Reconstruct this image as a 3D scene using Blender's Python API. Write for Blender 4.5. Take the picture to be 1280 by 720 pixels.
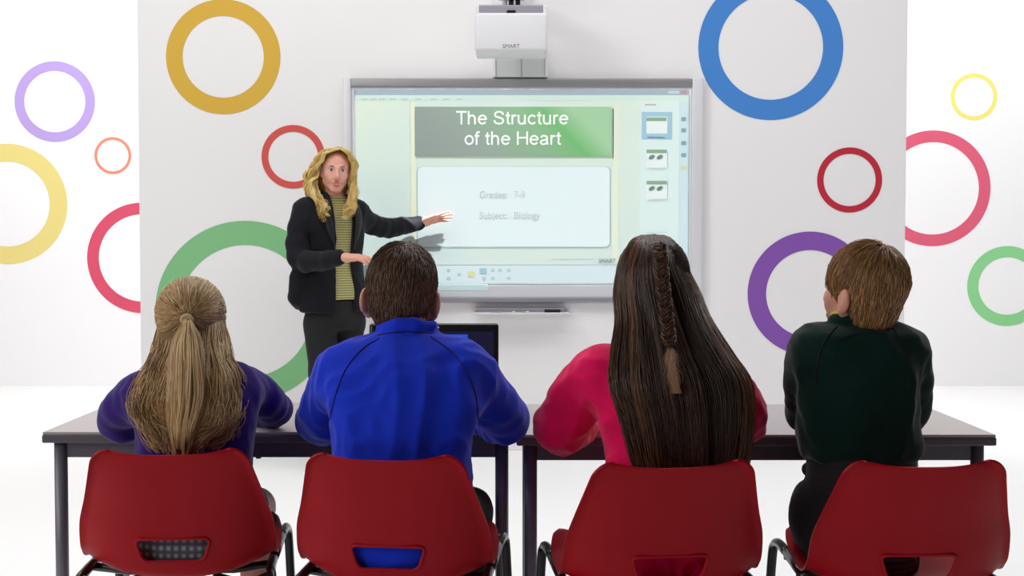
import bpy, bmesh, math, random
import numpy as np
from mathutils import Vector, Matrix
C = bpy.context.scene.collection
for o in list(bpy.data.objects): bpy.data.objects.remove(o)
random.seed(4); rng = np.random.default_rng(7)
PI = math.pi

# ------------------------------------------------------------------ camera
F = 1620.0; CAMZ = 1.2; PITCH = math.atan(62/F)
cd = bpy.data.cameras.new('camera'); cam = bpy.data.objects.new('camera', cd); C.objects.link(cam)
cd.sensor_width = 36; cd.lens = 36*F/1280; cd.clip_end = 100
cam.location = (0, 0, CAMZ); cam.rotation_euler = (PI/2-PITCH, 0, 0)
bpy.context.scene.camera = cam
cd.dof.use_dof = False

# ------------------------------------------------------------------ world, lights, exposure
w = bpy.data.worlds.new('world'); bpy.context.scene.world = w; w.use_nodes = True
w.node_tree.nodes['Background'].inputs[0].default_value = (0.93, 0.95, 1, 1)
w.node_tree.nodes['Background'].inputs[1].default_value = 0.075
LAMP = 15.0      # projector lamp power
vs = bpy.context.scene.view_settings
vs.view_transform = 'Standard'; vs.look = 'None'; vs.exposure = 0.0; vs.gamma = 1; vs.use_curve_mapping = False
def area(name, loc, target, sx, sy, power, col=(1, 1, 1)):
    l = bpy.data.lights.new(name, 'AREA'); l.shape = 'RECTANGLE'; l.size = sx; l.size_y = sy; l.energy = power; l.color = col
    o = bpy.data.objects.new(name, l); C.objects.link(o); o.location = loc
    o.rotation_euler = (Vector(target)-Vector(loc)).to_track_quat('-Z', 'Y').to_euler(); return o
area('cyclorama_light', (0, 8.4, 4.9), (0, 10.4, .4), 10, 1.2, 225)                 # washes the back wall
area('cyclorama_light', (-4.6, 7.6, 3.6), (-3.8, 10.5, .7), 1.2, 3, 34)
area('cyclorama_light', (4.6, 7.6, 3.6), (3.8, 10.5, .7), 1.2, 3, 34)
area('overhead_light', (0, 5.3, 4.6), (0, 5.2, 0), 6.5, 1.6, 88)                    # over the teaching space
area('key_light', (-3.2, 3.6, 4.2), (0.0, 7.3, 1.4), 0.7, 0.7, 42, (1, .98, .95))    # throws the projector's shadow to the right
area('side_light', (-4.2, 2.2, 2.4), (-0.4, 3.0, 0.8), 1.6, 1.8, 36)
area('floor_light', (0, 4.6, 4.4), (0, 4.4, 0), 7, .8, 60)                          # studio floor behind the tables
area('house_light', (-4.4, -1.2, 3.0), (0, 2.9, .7), 2.2, 1.6, 62)                    # soft fill over the seats
area('rim_light', (3.6, 5.6, 3.3), (0.6, 3.0, 1.0), 1.2, 1.2, 25)

# ------------------------------------------------------------------ helpers
def P(px, py, D):
    """a picture direction followed until depth D in the room"""
    dx = (px-640)/F; dz = (360-py)/F
    c, s = math.cos(PITCH), math.sin(PITCH)
    vy = c+dz*s; vz = -s+dz*c
    t = D/vy
    return np.array([dx*t, D, CAMZ+vz*t])
def lin(c):
    return tuple(((v/255)/12.92 if v/255 <= .04045 else ((v/255+.055)/1.055)**2.4) for v in c)
def mat(name, rgb, rough=.6, metal=0, spec=.5, sheen=0, bump=0, bscale=200, var=0, vscale=8, coat=0, emit=0, sss=0):
    m = bpy.data.materials.new(name); m.use_nodes = True; nt = m.node_tree; b = nt.nodes['Principled BSDF']
    col = (*lin(rgb), 1)
    b.inputs['Base Color'].default_value = col; b.inputs['Roughness'].default_value = rough
    b.inputs['Metallic'].default_value = metal; b.inputs['Specular IOR Level'].default_value = spec
    b.inputs['Sheen Weight'].default_value = sheen; b.inputs['Sheen Roughness'].default_value = .4
    b.inputs['Coat Weight'].default_value = coat
    if sss:
        b.inputs['Subsurface Weight'].default_value = sss; b.inputs['Subsurface Radius'].default_value = (.012, .004, .002)
        b.inputs['Subsurface Scale'].default_value = 1
    tc = nt.nodes.new('ShaderNodeTexCoord')
    if bump:
        n = nt.nodes.new('ShaderNodeTexNoise'); n.inputs['Scale'].default_value = bscale; n.inputs['Detail'].default_value = 4
        bp = nt.nodes.new('ShaderNodeBump'); bp.inputs['Strength'].default_value = bump; bp.inputs['Distance'].default_value = .002
        nt.links.new(tc.outputs['Object'], n.inputs['Vector']); nt.links.new(n.outputs[0], bp.inputs['Height'])
        nt.links.new(bp.outputs[0], b.inputs['Normal'])
    if var:
        n = nt.nodes.new('ShaderNodeTexNoise'); n.inputs['Scale'].default_value = vscale; n.inputs['Detail'].default_value = 5
        mx = nt.nodes.new('ShaderNodeMix'); mx.data_type = 'RGBA'
        mx.inputs['A'].default_value = tuple(v*(1-var) for v in col[:3])+(1,); mx.inputs['B'].default_value = tuple(min(1, v*(1+var)) for v in col[:3])+(1,)
        nt.links.new(tc.outputs['Object'], n.inputs['Vector']); nt.links.new(n.outputs[0], mx.inputs['Factor'])
        nt.links.new(mx.outputs['Result'], b.inputs['Base Color'])
    if emit:
        b.inputs['Emission Color'].default_value = col; b.inputs['Emission Strength'].default_value = emit
    return m
def stripes(name, c1, c2, scale, axis='Z', rough=.8, plaid=False):
    m = bpy.data.materials.new(name); m.use_nodes = True; nt = m.node_tree; b = nt.nodes['Principled BSDF']
    b.inputs['Roughness'].default_value = rough
    tc = nt.nodes.new('ShaderNodeTexCoord'); wv = nt.nodes.new('ShaderNodeTexWave'); wv.bands_direction = axis
    wv.inputs['Scale'].default_value = scale; wv.inputs['Distortion'].default_value = .8; wv.inputs['Detail'].default_value = 1
    nt.links.new(tc.outputs['Object'], wv.inputs['Vector'])
    mx = nt.nodes.new('ShaderNodeMix'); mx.data_type = 'RGBA'
    mx.inputs['A'].default_value = (*lin(c1), 1); mx.inputs['B'].default_value = (*lin(c2), 1)
    if plaid:
        w2 = nt.nodes.new('ShaderNodeTexWave'); w2.bands_direction = 'X'; w2.inputs['Scale'].default_value = scale
        nt.links.new(tc.outputs['Object'], w2.inputs['Vector'])
        mm = nt.nodes.new('ShaderNodeMath'); mm.operation = 'MULTIPLY'
        nt.links.new(wv.outputs['Fac'], mm.inputs[0]); nt.links.new(w2.outputs['Fac'], mm.inputs[1]); nt.links.new(mm.outputs[0], mx.inputs['Factor'])
    else: nt.links.new(wv.outputs['Fac'], mx.inputs['Factor'])
    nt.links.new(mx.outputs['Result'], b.inputs['Base Color'])
    return m
def hairmat(name, dark, mid, light, rough=.42):
    m = bpy.data.materials.new(name); m.use_nodes = True; nt = m.node_tree; b = nt.nodes['Principled BSDF']
    b.inputs['Roughness'].default_value = rough; b.inputs['Specular IOR Level'].default_value = .45
    at = nt.nodes.new('ShaderNodeAttribute'); at.attribute_name = 'tint'
    r = nt.nodes.new('ShaderNodeValToRGB'); e = r.color_ramp.elements
    e[0].color = (*lin(dark), 1); e[1].color = (*lin(light), 1); x = e.new(.5); x.color = (*lin(mid), 1)
    nt.links.new(at.outputs['Fac'], r.inputs[0]); nt.links.new(r.outputs[0], b.inputs['Base Color'])
    return m
def prop(o, label=None, cat=None, group=None, kind=None):
    if label: o['label'] = label
    if cat: o['category'] = cat
    if group: o['group'] = group
    if kind: o['kind'] = kind
    return o
def empty(name, loc, rz=0):
    o = bpy.data.objects.new(name, None); C.objects.link(o); o.location = loc; o.rotation_euler = (0, 0, rz); o.empty_display_size = .05
    return o
def link(name, me, m, parent=None, loc=None, smooth=True):
    o = bpy.data.objects.new(name, me); C.objects.link(o)
    if m is not None:
        me.materials.clear(); me.materials.append(m)
    if parent is not None: o.parent = parent
    if loc is not None: o.location = loc
    if smooth is not None:
        me.polygons.foreach_set('use_smooth', [smooth]*len(me.polygons))
    return o
def from_bm(name, bm, m, parent=None, loc=None, smooth=False):
    bmesh.ops.recalc_face_normals(bm, faces=bm.faces)
    me = bpy.data.meshes.new(name); bm.to_mesh(me); bm.free()
    return link(name, me, m, parent, loc, smooth)
def add_box(bm, c, s, bevel=0, seg=2, M=None):
    r = bmesh.ops.create_cube(bm, size=1); vs_ = r['verts']
    for v in vs_: v.co = Vector((v.co.x*s[0]+c[0], v.co.y*s[1]+c[1], v.co.z*s[2]+c[2]))
    if bevel:
        es = list({e for v in vs_ for e in v.link_edges})
        rr = bmesh.ops.bevel(bm, geom=es, offset=bevel, segments=seg, affect='EDGES', profile=.5)
        vs_ = list({v for f in rr['faces'] for v in f.verts} | {v for v in vs_ if v.is_valid})
    if M is not None:
        for v in vs_: v.co = M @ v.co
    return vs_
def box(name, c, s, m, parent=None, bevel=.002, seg=2, loc=None, smooth=False):
    bm = bmesh.new(); add_box(bm, c, s, bevel, seg); return from_bm(name, bm, m, parent, loc, smooth)
def catmull(pts, n):
    pts = np.asarray(pts, float); K = len(pts)
    p = np.vstack([2*pts[0]-pts[1], pts, 2*pts[-1]-pts[-2]])
    t = np.linspace(0, K-1-1e-9, n); i = t.astype(int); f = (t-i)[:, None]
    a, b, c, d = p[i], p[i+1], p[i+2], p[i+3]
    return .5*((2*b)+(-a+c)*f+(2*a-5*b+4*c-d)*f**2+(-a+3*b-3*c+d)*f**3)
def add_tube(bm, pts, r, n=10, closed=False, cap=True):
    pts = [Vector(p) for p in pts]; rings = []; K = len(pts)
    rr = r if hasattr(r, '__len__') else [r]*K
    up = None
    for i, p in enumerate(pts):
        a = pts[(i-1) % K] if (closed or i > 0) else p; b = pts[(i+1) % K] if (closed or i < K-1) else p
        t = (b-a).normalized()
        if up is None: up = t.orthogonal().normalized()
        up = (up-t*up.dot(t)).normalized(); s = t.cross(up)
        rings.append([bm.verts.new(p+(up*math.cos(2*PI*k/n)+s*math.sin(2*PI*k/n))*rr[i]) for k in range(n)])
    for i in range(K if closed else K-1):
        A, B = rings[i], rings[(i+1) % K]
        for k in range(n): bm.faces.new((A[k], A[(k+1) % n], B[(k+1) % n], B[k]))
    if cap and not closed: bm.faces.new(rings[0]); bm.faces.new(rings[-1])
def tube(name, pts, r, m, parent=None, n=10, closed=False, loc=None, nsub=0):
    if nsub: pts = catmull(pts, nsub)
    bm = bmesh.new(); add_tube(bm, pts, r, n, closed); return from_bm(name, bm, m, parent, loc, True)
def evaluated(o):
    dg = bpy.context.evaluated_depsgraph_get(); dg.update()
    me = bpy.data.meshes.new_from_object(o.evaluated_get(dg)); o.modifiers.clear(); old = o.data; o.data = me; bpy.data.meshes.remove(old)
    return o

# ------------------------------------------------------------------ smooth volumes (organic shapes as one continuous surface)
def smin(a, b, k):
    h = np.maximum(k-np.abs(a-b), 0)/k
    return np.minimum(a, b)-h*h*k*.25
class Vol:
    def __init__(s, h=.005): s.h = h; s.p = []; s.post = []
    def seg(s, a, b, ra, rb=None, k=.02, op=1):
        a = np.array(a, float); b = np.array(b, float); rb = ra if rb is None else rb
        ab = b-a; L2 = max(float(ab@ab), 1e-12); R = max(ra, rb)
        def f(x, y, z):
            t = np.clip(((x-a[0])*ab[0]+(y-a[1])*ab[1]+(z-a[2])*ab[2])/L2, 0, 1)
            return np.sqrt((x-a[0]-t*ab[0])**2+(y-a[1]-t*ab[1])**2+(z-a[2]-t*ab[2])**2)-(ra+(rb-ra)*t)
        s.p.append((f, np.minimum(a, b)-R, np.maximum(a, b)+R, k, op)); return s
    def chain(s, pts, rs, k=.02, op=1, n=0):
        if n:
            q = catmull([list(p)+[r] for p, r in zip(pts, rs)], n); pts, rs = q[:, :3], q[:, 3]
        for i in range(len(pts)-1): s.seg(pts[i], pts[i+1], rs[i], rs[i+1], k if i == 0 or op < 0 else max(.004, min(k, .015)), op)
        return s
    def ell(s, c, r, R=None, k=.02, op=1):
        c = np.array(c, float); r = np.array(r, float); R = np.eye(3) if R is None else np.array(R); m = r.max()
        def f(x, y, z):
            dx, dy, dz = x-c[0], y-c[1], z-c[2]
            l = [dx*R[0, i]+dy*R[1, i]+dz*R[2, i] for i in range(3)]
            k0 = np.sqrt(sum((l[i]/r[i])**2 for i in range(3))); k1 = np.sqrt(sum((l[i]/r[i]**2)**2 for i in range(3)))
            return k0*(k0-1)/np.maximum(k1, 1e-9)
        s.p.append((f, c-m, c+m, k, op)); return s
    def loft(s, secs, yaw=0, k=.02, op=1, grow=0, e=2.3):
        S = np.array(secs, float); S = S[np.argsort(S[:, 0])]; z0, z1 = S[0, 0], S[-1, 0]
        zz = np.linspace(z0, z1, 80)
        # smooth interpolation of sections
        q = catmull(S[:, :5], 300); q = q[np.argsort(q[:, 0])]
        T = [np.interp(zz, q[:, 0], q[:, i]) for i in range(1, 5)]
        cy_, sy_ = math.cos(yaw), math.sin(yaw)
        def f(x, y, z):
            cx, cy, a, b = [np.interp(z.ravel(), zz, t).reshape(z.shape) for t in T]
            a = np.maximum(a+grow, .004); b = np.maximum(b+grow, .004)
            dx, dy = x-cx, y-cy; u = np.abs(dx*cy_+dy*sy_)/a; v = np.abs(-dx*sy_+dy*cy_)/b
            d = ((u**e+v**e)**(1/e)-1)*np.minimum(a, b)
            dz = np.maximum(z-(z1+grow), (z0-grow)-z)
            return -smin(-d, -dz, .02) if True else d
        m = max(S[:, 3].max(), S[:, 4].max())+abs(grow)
        lo = np.array([S[:, 1].min()-m, S[:, 2].min()-m, z0-abs(grow)]); hi = np.array([S[:, 1].max()+m, S[:, 2].max()+m, z1+abs(grow)])
        s.p.append((f, lo, hi, k, op)); return s
    def custom(s, f, lo, hi, k=.01, op=-1): s.p.append((f, np.array(lo, float), np.array(hi, float), k, op)); return s
    def mesh(s, name, origin=(0, 0, 0)):
        h = s.h
        lo = np.min([p[1] for p in s.p if p[4] > 0], axis=0)-4*h-.01; hi = np.max([p[2] for p in s.p if p[4] > 0], axis=0)+4*h+.01
        n = np.ceil((hi-lo)/h).astype(int)+1
        ax = [lo[i]+h*np.arange(n[i]) for i in range(3)]
        G = np.full(n, .2, np.float32)
        for f, a, b, k, op in s.p:
            i0 = np.maximum(((a-k-2*h-lo)/h).astype(int), 0); i1 = np.minimum(((b+k+2*h-lo)/h).astype(int)+2, n)
            if np.any(i1 <= i0): continue
            w_ = tuple(slice(i0[i], i1[i]) for i in range(3))
            x, y, z = ax[0][w_[0]][:, None, None], ax[1][w_[1]][None, :, None], ax[2][w_[2]][None, None, :]
            d = f(x, y, z)
            if op > 0: G[w_] = smin(G[w_], d, k)
            else: G[w_] = -smin(-G[w_], d, k)
        for f in s.post:
            G += f(ax[0][:, None, None], ax[1][None, :, None], ax[2][None, None, :]).astype(np.float32)
        G[[0, -1]] = .2; G[:, [0, -1]] = .2; G[:, :, [0, -1]] = .2
        neg = G < 0
        cells = tuple(m-1 for m in n)
        acc = np.zeros(cells+(3,), np.float32); cnt = np.zeros(cells, np.float32)
        quads = []
        def sl(o): return tuple(slice(o[i], o[i]+cells[i]) for i in range(3))
        for axis in range(3):
            o1, o2 = [i for i in range(3) if i != axis]
            for da in (0, 1):
                for db in (0, 1):
                    p = [0, 0, 0]; p[o1] = da; p[o2] = db; q = list(p); q[axis] = 1
                    A, B = G[sl(p)], G[sl(q)]; m = (A < 0) != (B < 0)
                    ii = np.nonzero(m); t = A[ii]/(A[ii]-B[ii])
                    cnt[ii] += 1; acc[ii+(np.full(len(t), axis),)] += t
                    if da: acc[ii+(np.full(len(t), o1),)] += 1
                    if db: acc[ii+(np.full(len(t), o2),)] += 1
        act = cnt > 0; idx = np.full(cells, -1, np.int64); ii = np.nonzero(act); idx[ii] = np.arange(len(ii[0]))
        V = np.stack(ii, 1)+acc[ii]/cnt[ii][:, None]; V = V*h+lo-np.array(origin)
        for axis in range(3):
            o1, o2 = [(1, 2), (2, 0), (0, 1)][axis]
            p = [slice(None)]*3; q = [slice(None)]*3; p[axis] = slice(0, -1); q[axis] = slice(1, None)
            A = neg[tuple(p)]; B = neg[tuple(q)]
            e = np.stack(np.nonzero(A != B), 1); s_ = A[tuple(e.T)]
            ok = (e[:, o1] > 0) & (e[:, o2] > 0) & (e[:, o1] < cells[o1]) & (e[:, o2] < cells[o2]); e = e[ok]; s_ = s_[ok]
            def g(a, b):
                t = e.copy(); t[:, o1] -= a; t[:, o2] -= b; return idx[tuple(t.T)]
            Q = np.stack([g(1, 1), g(0, 1), g(0, 0), g(1, 0)], 1)
            Q[~s_] = Q[~s_][:, ::-1]; quads.append(Q)
        return raw_mesh(name, V, np.vstack(quads))
def raw_mesh(name, V, Q, tint=None):
    me = bpy.data.meshes.new(name); k = Q.shape[1]
    me.vertices.add(len(V)); me.vertices.foreach_set('co', np.asarray(V, np.float32).ravel())
    me.loops.add(Q.size); me.loops.foreach_set('vertex_index', Q.astype(np.int32).ravel())
    me.polygons.add(len(Q)); me.polygons.foreach_set('loop_start', np.arange(0, Q.size, k, dtype=np.int32))
    if tint is not None:
        a = me.attributes.new('tint', 'FLOAT', 'POINT'); a.data.foreach_set('value', tint.astype(np.float32))
    me.update(); me.validate(); return me
def folds(amp, scale, seed, stretch=(1, 1, 1), fade=None):
    r = np.random.default_rng(seed); K = []
    for _ in range(4):
        v = r.normal(size=3)*np.array(stretch); K.append((v/np.linalg.norm(v)*scale*r.uniform(.6, 1.4), r.normal(size=3)*scale*.35, r.uniform(0, 6)))
    def f(x, y, z):
        s = 0
        for k, q, ph in K:
            s = s+np.sin(k[0]*x+k[1]*y+k[2]*z+ph+1.8*np.sin(q[0]*x+q[1]*y+q[2]*z+ph))
        d = amp*(np.abs(s)/2-.5)
        return d*(fade(x, y, z) if fade else 1)
    return f

# ------------------------------------------------------------------ heads, hands
def frame(yaw, pitch=0, roll=0):
    """head frame: x to the person's right/left, y forward, z up; yaw 0 looks to +Y"""
    return np.array(Matrix.Rotation(yaw, 3, 'Z') @ Matrix.Rotation(pitch, 3, 'X') @ Matrix.Rotation(roll, 3, 'Y'))
def head(v, c, R, s=1.0, dz=0, dx=0):
    T = lambda x, y, z: c+R@(np.array([x, y, z])*s)
    v.ell(T(0, -.012, .035), np.array([.072, .092, .080])*s, R, k=.03)
    v.ell(T(0, .026, -.030), np.array([.058, .064, .072])*s, R, k=.03)
    v.seg(T(-.006, .068, -.096), T(.006, .068, -.096), .016*s, k=.025)
    for e in (-1, 1):
        v.seg(T(e*.050, .004, -.055), T(e*.016, .060, -.096), .013*s, .013*s, k=.02)
        v.seg(T(e*.038, .058, -.022), T(e*.030, .066, -.04), .020*s, .014*s, k=.02)
        v.ell(T(e*.031, .101, .006), np.array([.017, .018, .012])*s, R, k=.012, op=-1)
        v.seg(T(e*.012, .084, .020), T(e*.044, .074, .022), .007*s, .006*s, k=.012)
        v.seg(T(e*.010, .096, -.036), T(e*.009, .090, -.036), .0075*s, k=.006)
        # ear: cupped disc with a lobe
        Re = R@np.array(Matrix.Rotation(e*.35, 3, 'Z'))
        v.ell(T(e*(.077+dx), -.008-dx*.5, .002+dz), np.array([.008, .021, .031])*s, Re, k=.008)
        if dx: v.seg(T(e*.06, .0, dz), T(e*(.075+dx*.5), -.003, dz), .013*s, .012*s, k=.01)
        v.ell(T(e*(.087+dx), .000, .004+dz), np.array([.006, .011, .017])*s, Re, k=.005, op=-1)
        v.seg(T(e*(.073+dx*.8), .002, -.026+dz), T(e*(.071+dx*.6), .002, -.030+dz), .008*s, k=.01)
    v.seg(T(0, .086, .012), T(0, .106, -.028), .006*s, .0105*s, k=.012)
    v.seg(T(-.016, .087, -.060), T(.016, .087, -.060), .006*s, k=.008)
    v.seg(T(-.013, .086, -.072), T(.013, .086, -.072), .007*s, k=.008)
def face_bits(parent, c, R, s, org, iris, brow, lip, open_mouth=0):
    T = lambda x, y, z: c+R@(np.array([x, y, z])*s)-org
    for e in (-1, 1):
        v = Vol(.0018); v.ell(T(e*.031, .0735, .006), np.array([.0125]*3)*s); link('eye', v.mesh('eye'), M['eyewhite'], parent)
        v = Vol(.0012); v.ell(T(e*.031, .0845, .005), np.array([.0062, .0032, .0062])*s, R); link('iris', v.mesh('iris'), iris, parent)
        tube('eyebrow', catmull([T(e*.016, .090, .023), T(e*.030, .087, .0275), T(e*.046, .075, .024)], 9), list(np.interp(np.linspace(0, 1, 9), [0, .5, 1], [.0024*s, .0026*s, .0012*s])), brow, parent, 6)
        tube('eyelid', catmull([T(e*.020, .082, .008), T(e*.031, .0865, .0150), T(e*.043, .078, .008)], 9), list(np.interp(np.linspace(0, 1, 9), [0, .5, 1], [.0012*s, .0020*s, .0012*s])), brow, parent, 6)
    v = Vol(.0015)
    v.chain([T(-.0215, .0865, -.0645), T(-.012, .0905, -.061), T(-.005, .0930, -.059), T(.005, .0930, -.059), T(.012, .0905, -.061), T(.0215, .0865, -.0645)], [.0018*s, .0034*s, .0042*s, .0042*s, .0034*s, .0018*s], k=.003)
    v.chain([T(-.020, .0865, -.0665), T(-.010, .0900, -.070-open_mouth*.7), T(0, .0915, -.072-open_mouth), T(.010, .0900, -.070-open_mouth*.7), T(.020, .0865, -.0665)], [.0018*s, .0042*s, .0052*s, .0042*s, .0018*s], k=.003)
    if open_mouth: v.ell(T(0, .0925, -.066-open_mouth*.4), (.010*s, .006, open_mouth*.7), R, op=-1, k=.002)
    link('lips', v.mesh('lips'), lip, parent)
def nrm(a): a = np.array(a, float); return a/np.linalg.norm(a)
def hand(v, W, f, n, s=1.0, side=1, curl=.35, spread=.10, thumb=.8):
    """wrist W, fingers along f, palm faces n; side picks which edge carries the thumb"""
    f = nrm(f); n = np.array(n, float); n = nrm(n-f*(n@f)); t = np.cross(f, n)*side; W = np.array(W, float)
    off = [.028, .0095, -.0095, -.027]; fw = [.084, .088, .084, .076]; ln = [.95, 1.06, .98, .78]
    v.seg(W-f*.03*s, W+f*.01*s, .024*s, .022*s, k=.02)
    for i in range(4):
        mcp = W+(f*fw[i]+t*off[i])*s
        v.seg(W+(f*.012+t*off[i]*.55)*s, mcp, .0155*s, .0115*s, k=.012)
    v.seg(W+(f*.03+n*.006)*s, W+(f*.07+n*.006)*s, .02*s, .016*s, k=.012)
    for i in range(4):
        p = W+(f*fw[i]+t*off[i])*s; ang = curl*(.35+.12*i)
        for j, L in enumerate((.042, .027, .021)):
            d = nrm(f*math.cos(ang)+n*math.sin(ang)+t*spread*(1.5-i)*.9)
            q = p+d*L*ln[i]*s; r0 = (.0088, .0079, .0070)[j]*s; r1 = (.0080, .0071, .0058)[j]*s
            v.seg(p, q, r0, r1, k=.004); p = q; ang += curl*(.7 if j == 0 else .5)
    p = W+(f*.022+t*.022+n*.006)*s; d = nrm(f*.75+t*thumb+n*.25)
    for j, (L, r0, r1) in enumerate(((.040, .0145, .011), (.030, .0105, .009), (.024, .009, .0068))):
        q = p+d*L*s; v.seg(p, q, r0*s, r1*s, k=.010 if j == 0 else .004); p = q; d = nrm(d+f*.25)

# ------------------------------------------------------------------ hair
def strands(ctrl, S=18, r0=.0012, r1=.0005, wave=0, wl=.06, seed=0, dark=None, lock=None):
    """ctrl (N,K,3) guide points -> one mesh of thin tapered locks with a tint per lock"""
    r = np.random.default_rng(seed); N, K, _ = ctrl.shape
    p = np.concatenate([2*ctrl[:, :1]-ctrl[:, 1:2], ctrl, 2*ctrl[:, -1:]-ctrl[:, -2:-1]], 1)
    t = np.linspace(0, K-1-1e-6, S); i = t.astype(int); f = (t-i)[None, :, None]
    a, b, c, d = p[:, i], p[:, i+1], p[:, i+2], p[:, i+3]
    X = .5*((2*b)+(-a+c)*f+(2*a-5*b+4*c-d)*f**2+(-a+3*b-3*c+d)*f**3)
    T = np.gradient(X, axis=1); T /= np.linalg.norm(T, axis=2, keepdims=True)+1e-9
    ref = np.array([.13, 1, .07]); A = np.cross(T, ref); A /= np.linalg.norm(A, axis=2, keepdims=True)+1e-9; B = np.cross(T, A)
    if wave:
        s = np.linspace(0, 1, S)[None, :, None]; L = np.linalg.norm(np.diff(X, axis=1), axis=2).sum(1)[:, None, None]
        g = (r.integers(0, 9, N) if lock is None else lock); gr = np.random.default_rng(99); ph = gr.uniform(0, 6.28, int(g.max())+1)[g][:, None, None]+r.normal(0, .22, (N, 1, 1)); am = gr.uniform(.55, 1.2, int(g.max())+1)[g][:, None, None]; amp = wave*(s**.7)*am*r.uniform(.85, 1.1, (N, 1, 1)); wl = wl*gr.uniform(.8, 1.25, int(g.max())+1)[g][:, None, None]
        X = X+A*amp*np.sin(2*PI*s*L/wl+ph)+B*amp*.6*np.cos(2*PI*s*L/wl+ph*1.7)
    tt = np.linspace(0, 1, S)
    rad = (r0+(r1-r0)*tt)[None, :, None]*r.uniform(.7, 1.3, (N, 1, 1))
    n = 3; V = np.stack([X+rad*(A*math.cos(2*PI*k/n)+B*math.sin(2*PI*k/n)) for k in range(n)], 2).reshape(-1, 3)
    base = (np.arange(N)[:, None]*S+np.arange(S-1)[None, :])*n
    Q = np.stack([np.stack([base+k, base+(k+1) % n, base+n+(k+1) % n, base+n+k], -1) for k in range(n)], 2).reshape(-1, 4)
    tint = np.clip(r.normal(.5, .2, (N, 1)) if dark is None else dark[:, None]+r.normal(0, .13, (N, 1)), 0, 1)
    tint = np.clip(np.repeat(np.repeat(tint, S, 1)[:, :, None], n, 2).reshape(-1), 0, 1)
    return V, Q, tint
def merge(parts, name, m, parent, org):
    Vs, Qs, Ts, o = [], [], [], 0
    for p in parts:
        if isinstance(p, bpy.types.Mesh):
            V = np.empty(len(p.vertices)*3, np.float32); p.vertices.foreach_get('co', V); V = V.reshape(-1, 3)
            Q = np.empty(len(p.loops), np.int32); p.loops.foreach_get('vertex_index', Q); Q = Q.reshape(-1, 4); T = np.full(len(V), .12)
        else: V, Q, T = p; V = V-np.array(org)
        Vs.append(V); Qs.append(Q+o); Ts.append(T); o += len(V)
    me = raw_mesh(name, np.vstack(Vs), np.vstack(Qs), np.concatenate(Ts))
    return link(name, me, m, parent)
def short_hair(parent, c, R, s, org, m, seed, N=5000, length=.05, crown=(0, -.45, .9), ex=1.0, nape=-.085, sweep=0, front=.018, lift=.006):
    r = np.random.default_rng(seed)
    cc = c+R@(np.array([0, -.012, .028])*s); rad = (np.array([.0755, .0955, .088])+.004)*s*ex
    low = c+R@(np.array([0, -.022, -.035])*s)
    b = Vol(.004); b.ell(cc, rad-.003, R, k=.02); b.ell(low, np.array([.060, .062, .062])*s*ex, R, k=.03)
    Rt = R.T
    def cut(x, y, z):
        X, Y, Z = [(x-c[0])*Rt[i, 0]+(y-c[1])*Rt[i, 1]+(z-c[2])*Rt[i, 2] for i in range(3)]
        d1 = -(Y-(front*np.clip((Z+.03)/.04, .3, 1)+np.clip(Z+.01, 0, .2)*.62)*s)          # the face side
        d2 = Z-nape*s+np.abs(X)*.15
        return np.minimum(d1, d2)                             # negative where hair is removed
    b.custom(cut, c-.2, c+.2, k=.01, op=-1)
    base = b.mesh('base', org)
    
    # locks radiate from the crown and lie along the scalp
    nv = len(base.vertices); V = np.empty(nv*3, np.float32); base.vertices.foreach_get('co', V); V = V.reshape(-1, 3)+np.array(org)
    nr = np.empty(nv*3, np.float32); base.vertex_normals.foreach_get('vector', nr); nr = nr.reshape(-1, 3)
    k = r.integers(0, nv, N*2); p0, nn = V[k]+r.normal(0, .0015, (N*2, 3)), nr[k]
    lo_ = (p0-c)@R; ln_ = nn@R
    ok = ((ln_[:, 1] < .45) | ((lo_[:, 2] > .035*s) & (ln_[:, 1] < .93))) & (ln_[:, 2] > -.55) & ~((np.abs(lo_[:, 0]) > .055*s) & (np.abs(lo_[:, 2]+.024*s) < .030*s) & (lo_[:, 1] > -.022))
    p0, nn, lo_, ln_ = p0[ok][:N], nn[ok][:N], lo_[ok][:N], ln_[ok][:N]; N = len(p0)
    cr = np.array([0, -.012, .028])+nrm(crown)*.09; tg = lo_/s-cr; tg /= np.linalg.norm(tg, axis=1)[:, None]+1e-6; tg += np.array([sweep, 0, -.55]); tg += r.normal(0, .13, tg.shape)
    tg -= ln_*np.sum(tg*ln_, 1)[:, None]; tg /= np.linalg.norm(tg, axis=1)[:, None]+1e-6; tg = tg@R.T
    L = length*r.uniform(.7, 1.25, (N, 1)); P_ = []
    for t, h in ((0, -.001), (.35, lift*.8), (.7, lift*1.1), (1, lift*1.2)):
        P_.append(p0+tg*L*t-nn*((L*t)**2/(2*.085*s))+nn*(h+r.normal(0, .0007, (N, 1))))
    st = strands(np.stack(P_, 1), 8, .0013, .0005, seed=seed)
    return merge([base, st], 'hair', m, parent, org)
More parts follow.
